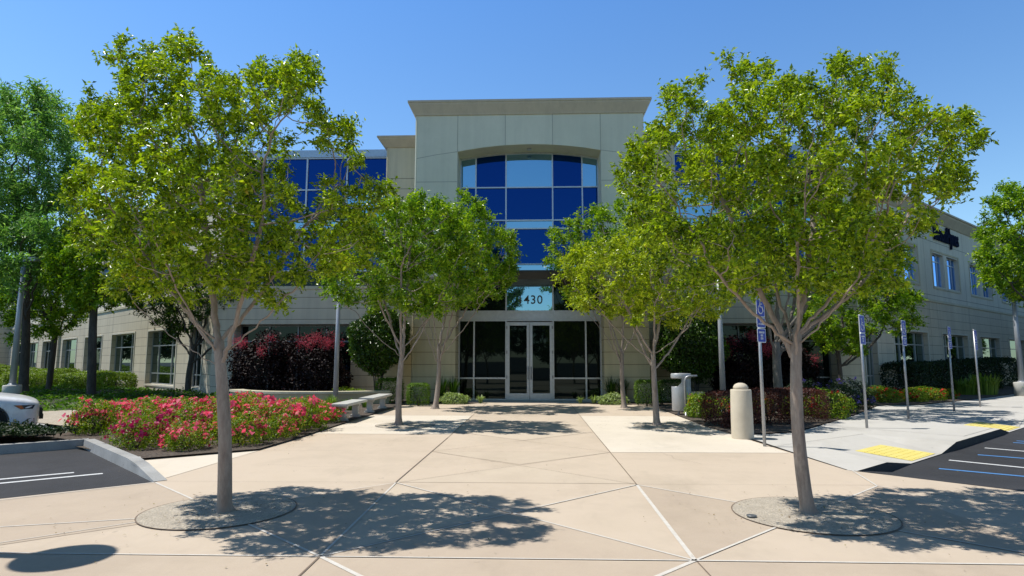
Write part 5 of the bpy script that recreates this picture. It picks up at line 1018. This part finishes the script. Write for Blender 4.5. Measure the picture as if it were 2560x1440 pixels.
# hedges and ground cover of the left lawn
hp = shrub('clipped_hedge', 'rounded yellow green clipped hedge below the windows of the left wing', 'hedge', (0, 0, 0), (1.3, .85, .95), M['leaf_hedge'], 5200, .085, 91, 'box', group='clipped hedges along the left wing')
hp2 = shrub('clipped_hedge', 'rounded yellow green clipped hedge below the windows of the left wing', 'hedge', (0, 0, 0), (1.0, 1.0, .85), M['leaf_hedge'], 4600, .085, 92, 'round', group='clipped hedges along the left wing')
ang = math.atan2(.656, -.755); first = [True, True]
for i, (s, n_, sc) in enumerate([(9.6, 1.6, 1), (11.4, 2.6, 1.0), (13.2, 1.6, 1.05), (14.2, 4.2, .95), (16.0, 2.0, 1.1), (17.2, 4.4, 1.0), (19, 2.2, 1.1), (21.5, 2.2, 1.1), (22.0, 4.8, 1.1), (24.2, 2.3, 1.15), (27, 2.3, 1.15), (27.5, 5.0, 1.2), (30, 2.3, 1.2), (33, 2.4, 1.2), (33.2, 5.2, 1.2), (36.5, 2.5, 1.25), (40, 2.5, 1.3), (41, 5.5, 1.3), (44, 2.5, 1.3), (48, 3.0, 1.4), (20, 6.4, .9), (22.5, 7.2, .85), (25, 6.8, 1.0), (29, 7.6, 1.0), (34, 8.2, 1.1), (18, 8.0, .75)]):
    c = PL(s, n_, .02); q = hp if i % 3 != 1 else hp2; j = 0 if q is hp else 1
    if first[j]: q.location = c; q.rotation_euler = (0, 0, ang); q.scale = (sc,)*3; first[j] = False
    else: dup(q, c, ang+random.uniform(-.2, .2), scale=sc*random.uniform(.92, 1.06))
# ground cover sheet with its leaves
def cover(name, poly, n, ll, mat, seed, hfun, z0=.05, label=None):
    g = np.random.default_rng(seed); xs_ = [p[0] for p in poly]; ys_ = [p[1] for p in poly]; P = []
    while len(P) < n:
        q = g.uniform([min(xs_), min(ys_)], [max(xs_), max(ys_)], (n, 2)); P += [p for p in q if inside(p, poly)]
    P = np.array(P[:n]); z = z0+hfun(P[:, 0], P[:, 1])*g.uniform(.75, 1.05, n)
    V, F = leaves(np.column_stack([P, z]), np.array([[0, 0, .8]])+g.normal(size=(n, 3))*.5, ll, .5, g)
    o = link_mesh(name, np_mesh(name, V, F, [mat]))
    return tag(o, label, 'ground cover', kind='stuff')
hf = lambda x, y: .14+.10*np.sin(x*.9+y*.35)*np.sin(y*.8-x*.3)+.05*np.sin(x*2.3)*np.sin(y*2.1+1)
def cover_base(name, poly, hfun, z0, step=.5):
    mb = MB(); x0, x1 = min(p[0] for p in poly), max(p[0] for p in poly); y0, y1 = min(p[1] for p in poly), max(p[1] for p in poly)
    for i in range(int((x1-x0)/step)):
        for j in range(int((y1-y0)/step)):
            c = (x0+(i+.5)*step, y0+(j+.5)*step)
            if inside(c, poly): 
                q = [(x0+(i+a)*step, y0+(j+b)*step) for a, b in ((0, 0), (1, 0), (1, 1), (0, 1))]
                mb.face([(u[0], u[1], z0+float(hfun(np.array(u[0]), np.array(u[1])))*.8-.02) for u in q], True)
    return struct(name, mb, M['soil'])
lawn = [(-13.4, 18.4), (-11.9, 22.5), (-13.6, 26.5), (-16.6, 28.3), (-26, 36.5), (-52, 59), (-60, 45), (-34, 20), (-17, 15.6)]
cover_base('lawn', lawn, hf, .04)
cover('ivy_ground_cover', lawn, 60000, .13, M['leaf_cover'], 95, hf, label='dark and mid green creeping ground cover over the left lawn')
isl = [(-8.55, 11.5), (-9.35, 10.9), (-22, .2), (-23, 1.2), (-10.4, 12.55)]
hj = lambda x, y: .30+.06*np.sin(x*2.1)*np.sin(y*1.7)
cover_base('island_soil', isl, hj, .05, .25)
cover('juniper_ground_cover', [(-8.5, 11.5), (-9.3, 10.8), (-18, 3.4), (-19, 4.6), (-10.4, 12.6)], 22000, .07, M['leaf_juniper'], 96, hj, label='dark low juniper strip on the parking island at the left edge')
# curved seat walls in front of the link blocks
def seat_wall(label, cx, cy, r, a0, a1):
    t = thing('seat_wall', label, 'wall', (cx, cy, 0)); a = [a0+(a1-a0)*k/24 for k in range(25)]
    for nm, r0, r1, z0_, z1_, m_ in (('wall_base', r-.2, r+.2, -.05, .42, 'stucco_lower'), ('cap', r-.25, r+.25, .42, .5, 'stucco_tan')):
        mb = MB()
        for k in range(24):
            A = [(q*math.cos(u), q*math.sin(u)) for q, u in ((r0, a[k]), (r1, a[k]), (r1, a[k+1]), (r0, a[k+1]))]
            for f in ((0, 1, 2, 3),): mb.face([(*A[i], z1_) for i in f])
            mb.face([(*A[1], z0_), (*A[2], z0_), (*A[2], z1_), (*A[1], z1_)]); mb.face([(*A[0], z0_), (*A[3], z0_), (*A[3], z1_), (*A[0], z1_)]); mb.face([(*A[i], z0_) for i in (0, 1, 2, 3)])
        for u in (a[0], a[-1]): mb.face([(r0*math.cos(u), r0*math.sin(u), z0_), (r1*math.cos(u), r1*math.sin(u), z0_), (r1*math.cos(u), r1*math.sin(u), z1_), (r0*math.cos(u), r0*math.sin(u), z1_)])
        mb.build(nm, M[m_], t)
seat_wall('low curved concrete seat wall in front of the left smoke bushes', -8.2, 26.4, 4.2, R(215), R(310))
seat_wall('low curved concrete seat wall behind the dark red hedge', 8.2, 25.9, 4.2, R(230), R(325))

# fallen leaves and grit
g = np.random.default_rng(77); P = []
for cx, cy, r, n in ((-3.3, 6.7, 1.0, 160), (2.9, 6.8, 1.0, 160), (-3.3, 15.4, 1.3, 120), (3.0, 15.6, 1.3, 120), (-3.2, 21, 1.6, 80), (3, 21.4, 1.6, 80), (-1.5, 6.4, 1.6, 60), (5.0, 6.4, 1.7, 60)):
    q = g.normal(size=(n, 2))*r*.6+(cx, cy); P += list(q)
for k in range(260): P.append((-4.75+g.normal()*.18-.03, g.uniform(11.2, 22)))
for k in range(120): P.append((4.2+g.normal()*.15, g.uniform(15, 23)))
for k in range(160): P.append((g.uniform(-8, 8), g.uniform(3, 20)))
P = np.array(P); P3_ = np.column_stack([P, np.full(len(P), .035)]); hh = np.hypot(P[:, 0]+3.35, P[:, 1]-6.72) > .9
P3_[hh & (np.hypot(P[:, 0]-2.9, P[:, 1]-6.78) > .9), 2] = .016
V, F = leaves(P3_, np.array([[0, 0, 1.]])+g.normal(size=P3_.shape)*.18, .024, .45, g, fold=.1, droop=.05)
tag(link_mesh('leaf_litter', np_mesh('leaf_litter', V, F, [leafmat('dry_leaf', [(0, (.10, .06, .03)), (.5, (.22, .14, .06)), (1, (.30, .27, .08))], .1, .7)])), 'scattered small dry leaves lying on the plaza paving', 'leaf litter', kind='stuff')

# ================================================================ benches, bin, bollard, posts
def bench(label, y0, y1, group=None):
    t = thing('bench', label, 'bench', (-5.05, (y0+y1)/2, .0), 0, group); h = (y1-y0)/2
    mb = MB(); mb.box(-.24, .24, -h, h, .42, .49); mb.build('seat', M['concrete'], t, .018)
    for s in (-1, 1):
        mb = MB(); y_ = s*(h-.42)
        for (z0_, z1_, a, b) in ((0, .05, .16, .09), (.05, .10, .13, .075), (.10, .34, .085, .055), (.34, .42, .13, .07)):
            mb.box(-a, a, y_-b, y_+b, z0_+.0005, z1_)
        mb.build('leg', M['concrete'], t, .012)
    return t
bench('nearer of the two grey concrete benches, beside the rose bed', 15.95, 17.95)
bench('further of the two grey concrete benches, behind the first toward the tower', 18.65, 21.1)

t = thing('litter_bin', 'grey metal litter bin with round lid and bent tube handle', 'bin', (4.40, 18.75, 0))
mb = MB(); mb.lathe([(.27, .13), (.285, .15), (.285, .82), (.28, .84)], 36, (0, 0, 0), 1, .8); mb.build('body', M['galv_paint'], t)
mb = MB(); ar = [R(-95)+R(175)*k/20 for k in range(21)]
for k in range(20):
    a, b = ar[k], ar[k+1]; h0, h1 = .80+.0, .80
    mb.face([(.284*math.cos(a), .227*math.sin(a), .82), (.284*math.cos(b), .227*math.sin(b), .82), (.284*math.cos(b), .227*math.sin(b), 1.09), (.284*math.cos(a), .227*math.sin(a), 1.09)], True)
    mb.face([(.27*math.cos(a), .215*math.sin(a), .82), (.27*math.cos(b), .215*math.sin(b), .82), (.27*math.cos(b), .215*math.sin(b), 1.09), (.27*math.cos(a), .215*math.sin(a), 1.09)], True)
a0 = R(-95)
for k in range(8):      # sweeping lower lip of the opening
    a, b = a0-R(75)*k/8, a0-R(75)*(k+1)/8; h0, h1 = 1.06-.24*math.sin(k/8*PI/2), 1.06-.24*math.sin((k+1)/8*PI/2)
    if k < 4: mb.face([(.284*math.cos(a), .227*math.sin(a), .82), (.284*math.cos(b), .227*math.sin(b), .82), (.284*math.cos(b), .227*math.sin(b), max(.83, h1-.08)), (.284*math.cos(a), .227*math.sin(a), max(.83, h0-.08))], True)
mb.build('hood', M['galv_paint'], t)
MB().lathe([(.0, .83), (.272, .83), (.272, .845), (0.0, .85)], 30, (0, 0, 0), 1, .8).build('opening', M['black'], t)
MB().lathe([(.27, 1.08), (.295, 1.085), (.30, 1.10), (.30, 1.20), (.285, 1.225), (.0, 1.235)], 36, (0, 0, 0), 1, .8).build('lid', M['galv_paint'], t)
MB().tube([(.05, -.27, .0), (.05, -.27, .98), (.06, -.27, 1.06), (.10, -.27, 1.12), (.17, -.27, 1.15), (.28, -.26, 1.155), (.40, -.20, 1.155), (.44, -.08, 1.155)], .032, 12).build('handle', M['galv'], t)
for x, y_ in ((.05, -.27), (-.12, -.1)): MB().lathe([(.075, 0.001), (.075, .014), (.035, .02), (.034, .14)], 18, (x, y_, 0)).build('foot', M['galv'], t)

MB_ = MB(); t = thing('bollard', 'cream concrete bollard with a domed top', 'bollard', (4.33, 13.2, 0))
MB_.lathe([(.222, -.02), (.222, .02), (.218, .5), (.208, .985), (.20, 1.005), (.15, 1.01)], 40).build('shaft', M['bollard'], t)
MB().lathe([(.150, 1.0), (.148, 1.025), (.152, 1.03), (.148, 1.06), (.125, 1.10), (.09, 1.125), (.045, 1.14), (.005, 1.143)], 40).build('dome', M['bollard'], t)

def rrect(w_, h, r, n=4):
    P = []
    for cx, cy, a0 in ((w_/2-r, h/2-r, 0), (-w_/2+r, h/2-r, 90), (-w_/2+r, -h/2+r, 180), (w_/2-r, -h/2+r, 270)):
        for k in range(n+1): a = R(a0+90*k/n); P.append((cx+r*math.cos(a), cy+r*math.sin(a)))
    return P
def plate(parent, w_, h, zc, label, build_marks):
    """sign plate in the x-z plane facing -y, white border round a blue field"""
    mb = MB(lambda p: (p[0], p[2], p[1]+zc))
    mb.prism(rrect(w_, h, .03), -.046, -.042); o = mb.build('sign_plate', M['sign_white'], parent)
    mb = MB(lambda p: (p[0], p[2], p[1]+zc)); mb.prism(rrect(w_-.03, h-.03, .022), -.0475, -.0462); mb.build('blue_field', M['sign_blue'], o)
    build_marks(o, zc); o['label'] = label
    return o
def isa(parent, zc):
    mb = MB()
    def bar(pts, r): mb.tube([(x, -.0495, zc+z) for x, z in pts], r, 6)
    mb.lathe([(.0, -.004), (.026, -.003), (.026, .003), (.0, .004)], 16, (0, 0, 0)); 
    mb.v = [(x-.035, -.0495+z*.3, zc+.125+y_) for x, y_, z in mb.v]
    bar([(-.035, .09), (-.028, -.02), (.045, -.02), (.075, -.10), (.095, -.09)], .0125)
    bar([(-.03, .035), (.035, .035)], .010)
    arc = [(-.012+.085*math.cos(R(a)), -.065+.085*math.sin(R(a))) for a in range(130, 345, 15)]
    bar(arc, .010)
    mb.build('wheelchair_symbol', M['sign_white'], parent)
def words(lines, size):
    def f(parent, zc):
        for k, l in enumerate(lines):
            text_mesh('lettering', l, size, M['sign_white'], parent, Matrix.Translation((0, -.0490, zc+(len(lines)-1)*size*.52-k*size*1.04))@up_front, .0012, .0015, .80)
    return f
def sign_post(label, x, y_, plates, h):
    # plates look towards the parking stalls
    t = thing('parking_sign', label, 'sign', (x, y_, 0), R(41))
    MB().tube([(0, 0, -.02), (0, 0, h-.02)], .030, 12).build('post', M['galv'], t)
    MB().lathe([(.036, h-.03), (.036, h), (.02, h+.008)], 12).build('post_cap', M['galv'], t)
    z = h-.015
    for kind in plates:
        if kind == 'isa': plate(t, .305, .43, z-.215, 'blue plate with white wheelchair symbol', isa); z -= .44
        elif kind == 'van': plate(t, .305, .20, z-.10, 'blue plate reading VAN ACCESSIBLE', words(['VAN', 'ACCESSIBLE'], .048)); z -= .21
        else: plate(t, .305, .27, z-.135, 'blue plate reading MINIMUM FINE $250', words(['MINIMUM', 'FINE', '$250'], .055)); z -= .28
    return t
sign_post('accessible parking sign with three blue plates, beside the cream bollard', 4.33, 11.98, ['isa', 'van', 'fine'], 2.88)
sign_post('accessible parking sign with two blue plates, nearest the yellow tactile pad', 7.98, 15.33, ['isa', 'fine'], 2.72)
sign_post('accessible parking sign with two blue plates, its foot in the long tree shadow', 10.34, 17.66, ['isa', 'fine'], 2.74)
sign_post('accessible parking sign on a dark lower post, in front of the red flowering shrubs', 13.45, 20.5, ['isa', 'fine'], 2.71)
sign_post('furthest accessible parking sign, left of the right lamp post', 15.63, 22.45, ['isa', 'fine'], 2.70)

def ped_lamp(label, x, y_, h):
    t = thing('lamp_post', label, 'lamp post', (x, y_, 0))
    MB().tube([(0, 0, -.02), (0, 0, h)], [.095, .06], 16).build('post', M['galv_paint'], t)
    MB().lathe([(.15, 0), (.15, .02), (.10, .04), (.098, .10)], 20).build('base_plate', M['galv_paint'], t)
    MB().lathe([(.06, h-.06), (.09, h), (.36, h+.03), (.37, h+.06), (.30, h+.10), (.05, h+.16)], 30).build('lamp_head', M['galv_paint'], t)
ped_lamp('slender grey lamp post at the back of the rose bed', -7.0, 21.8, 4.9)
ped_lamp('slender grey lamp post behind the dark red hedge', 6.0, 20.0, 4.8)
ped_lamp('saucer headed lamp post left of the camera whose round shadow falls on the paving', -5.83, 5.25, 3.95)
def lot_lamp(label, x, y_, h, bh):
    t = thing('lamp_post', label, 'lamp post', (x, y_, 0))
    MB().lathe([(.32, -.05), (.32, bh-.04), (.30, bh), (.02, bh+.01)], 28).build('footing', M['concrete'], t)
    MB().tube([(0, 0, bh), (0, 0, h)], [.12, .085], 16).build('post', M['galv_paint'], t)
    MB().lathe([(.17, bh+.005), (.17, bh+.03), (.13, bh+.06)], 20).build('base_plate', M['galv_paint'], t)
    mb = MB(); mb.box(.05, .6, -.15, .15, h-.18, h-.02); mb.build('lamp_head', M['galv_paint'], t, .02)
lot_lamp('grey parking lot lamp post on a concrete footing behind the white car', -21.2, 24.6, 5.9, .62)
lot_lamp('grey parking lot lamp post on a concrete footing at the far right edge', 22.5, 29.5, 5.2, .62)

# ================================================================ white car
def make_car():
    t = thing('parked_car', 'white coupe with its nose showing, parked beyond the juniper island', 'car', (-11.25, 12.48, -.012), math.atan2(.656, .755))
    # x forward, front axle at x=0, camera side is -y (body centre at y=+.80)
    W = .94
    S = [(-3.75, .30, .55, .80, .95, .86), (-3.55, .24, .50, .84, 1.02, .93), (-2.7, .20, .50, .90, 1.05, .96), (-1.8, .18, .50, .90, 1.03, .955), (-.9, .17, .50, .885, 1.0, .95), (-.3, .17, .50, .87, .965, .955),
         (.15, .17, .52, .845, .93, .955), (.45, .17, .52, .80, .885, .945), (.65, .18, .50, .755, .84, .90), (.80, .20, .47, .71, .785, .80), (.90, .24, .44, .64, .70, .62)]
    prof = lambda s: [(-1*s[5]*.93, s[1]), (-s[5]*.995, s[1]+.06), (-s[5], s[2]), (-s[5]*.985, s[3]-.09), (-s[5]*.945, s[3]), (-s[5]*.84, s[3]+(s[4]-s[3])*.5), (-s[5]*.55, s[4]-.01), (0, s[4])]
    V = []; F = []
    for s in S:
        h = prof(s); ring = h+[(-y, z) for y, z in h[-2::-1]]
        V += [(s[0], y+.80, z) for y, z in ring]
    m = len(prof(S[0]))*2-1
    for k in range(len(S)-1):
        for j in range(m-1): F.append((k*m+j, k*m+j+1, (k+1)*m+j+1, (k+1)*m+j))
        F.append((k*m+m-1, k*m, (k+1)*m, (k+1)*m+m-1))
    F.append(tuple(range(m))); F.append(tuple(range((len(S)-1)*m, len(S)*m))[::-1])
    bm = bmesh.new(); vs = [bm.verts.new(v) for v in V]
    for f in F: bm.faces.new([vs[i] for i in f])
    bmesh.ops.recalc_face_normals(bm, faces=bm.faces); me = bpy.data.meshes.new('body'); bm.to_mesh(me); bm.free()
    body = link_mesh('body', me); sub = body.modifiers.new('s', 'SUBSURF'); sub.levels = 2; sub.render_levels = 2
    cut = MB()
    for x in (0, -2.72): cut.tube([(x, -.6, .335), (x, .10, .335)], .385, 40); cut.tube([(x, 1.5, .335), (x, 2.2, .335)], .385, 40)
    co_ = cut.build('cutter', M['black']); bo = body.modifiers.new('b', 'BOOLEAN'); bo.operation = 'DIFFERENCE'; bo.object = co_; bo.solver = 'EXACT'
    dg = bpy.context.evaluated_depsgraph_get(); dg.update(); me2 = bpy.data.meshes.new_from_object(body.evaluated_get(dg))
    bpy.data.objects.remove(co_); bpy.data.objects.remove(body); me2.materials.clear(); me2.materials.append(M['car_paint'])
    me2.polygons.foreach_set('use_smooth', [True]*len(me2.polygons)); me2.update()
    body = link_mesh('body', me2, t)
    # greenhouse
    G = [(-3.3, .60, .98, 1.0), (-2.7, .60, 1.22, .98), (-2.0, .60, 1.36, .97), (-1.5, .60, 1.37, .96), (-1.05, .61, 1.28, .95), (-.35, .64, .98, .93)]
    mb = MB()
    for k in range(len(G)-1):
        a, b = G[k], G[k+1]
        for sgn in (-1, 1):
            mb.face([(a[0], .8+sgn*.80, a[3]-.02), (b[0], .8+sgn*.80, b[3]-.02), (b[0], .8+sgn*b[1], b[2]), (a[0], .8+sgn*a[1], a[2])], True)
        mb.face([(a[0], .8-a[1], a[2]), (b[0], .8-b[1], b[2]), (b[0], .8+b[1], b[2]), (a[0], .8+a[1], a[2])], True)
    mb.build('windows', M['car_glass'], t)
    MB().box(-2.6, -1.45, .22, 1.38, 1.35, 1.385).build('roof', M['car_paint'], t, .02)
    for x in (0, -2.72):
        for y_, sg in ((-.02, -1), (1.62, 1)):
            wh = MB().lathe([(.20, -.11), (.30, -.115), (.335, -.09), (.34, 0), (.335, .09), (.30, .115), (.20, .11)], 36)
            wh.v = [(x+a, y_+c_, .335+b) for a, b, c_ in wh.v]; wo_ = wh.build('wheel', M['tyre'], t)
            rm = MB(); ys = y_+sg*.10
            rm.tube([(x+.235*math.cos(R(a)), ys, .335+.235*math.sin(R(a))) for a in range(0, 361, 12)], .014, 6, False)
            for k in range(5):
                for e in (-.13, .13):
                    a = R(72*k+20); rm.tube([(x+.03*math.cos(a), ys+sg*.0, .335+.03*math.sin(a)), (x+.23*math.cos(a+e), ys-sg*.015, .335+.23*math.sin(a+e))], [.018, .012], 6)
            rm.tube([(x, ys-.02, .335), (x, ys+.02, .335)], .05, 16); rm.build('rim', M['rim'], wo_)
            MB().tube([(x, ys-sg*.06, .335), (x, ys-sg*.05, .335)], .22, 24).build('brake_disc', M['black'], wo_)
    # lamps, grille and intakes follow the nose
    yl = lambda x: {.45: .945, .65: .905, .80: .80}.get(x, .9)
    for sg in (-1, 1):
        mb = MB(); mb.face([(.42, .8+sg*.948, .69), (.64, .8+sg*.90, .685), (.79, .8+sg*.775, .68), (.75, .8+sg*.84, .60), (.55, .8+sg*.93, .60)])
        hl = mb.build('headlight', M['lens'], t)
        MB().face([(.45, .8+sg*.951, .685), (.56, .8+sg*.928, .683), (.60, .8+sg*.922, .61), (.54, .8+sg*.936, .61)]).build('indicator', M['amber'], hl)
        MB().face([(.56, .8+sg*.925, .28), (.80, .8+sg*.775, .28), (.79, .8+sg*.79, .40), (.68, .8+sg*.885, .40)]).build('air_intake', M['black'], t)
    mb = MB(); mb.box(.84, .935, .25, 1.35, .42, .60); mb.build('grille', M['black'], t, .02)
    MB().box(.86, .96, .50, 1.10, .34, .44).build('number_plate_holder', M['black'], t)
    MB().tube([(-.55, -.14, 1.0), (-.50, -.26, 1.02), (-.42, -.28, 1.02)], [.05, .075, .05], 10).build('wing_mirror', M['car_paint'], t)
    return t
make_car()
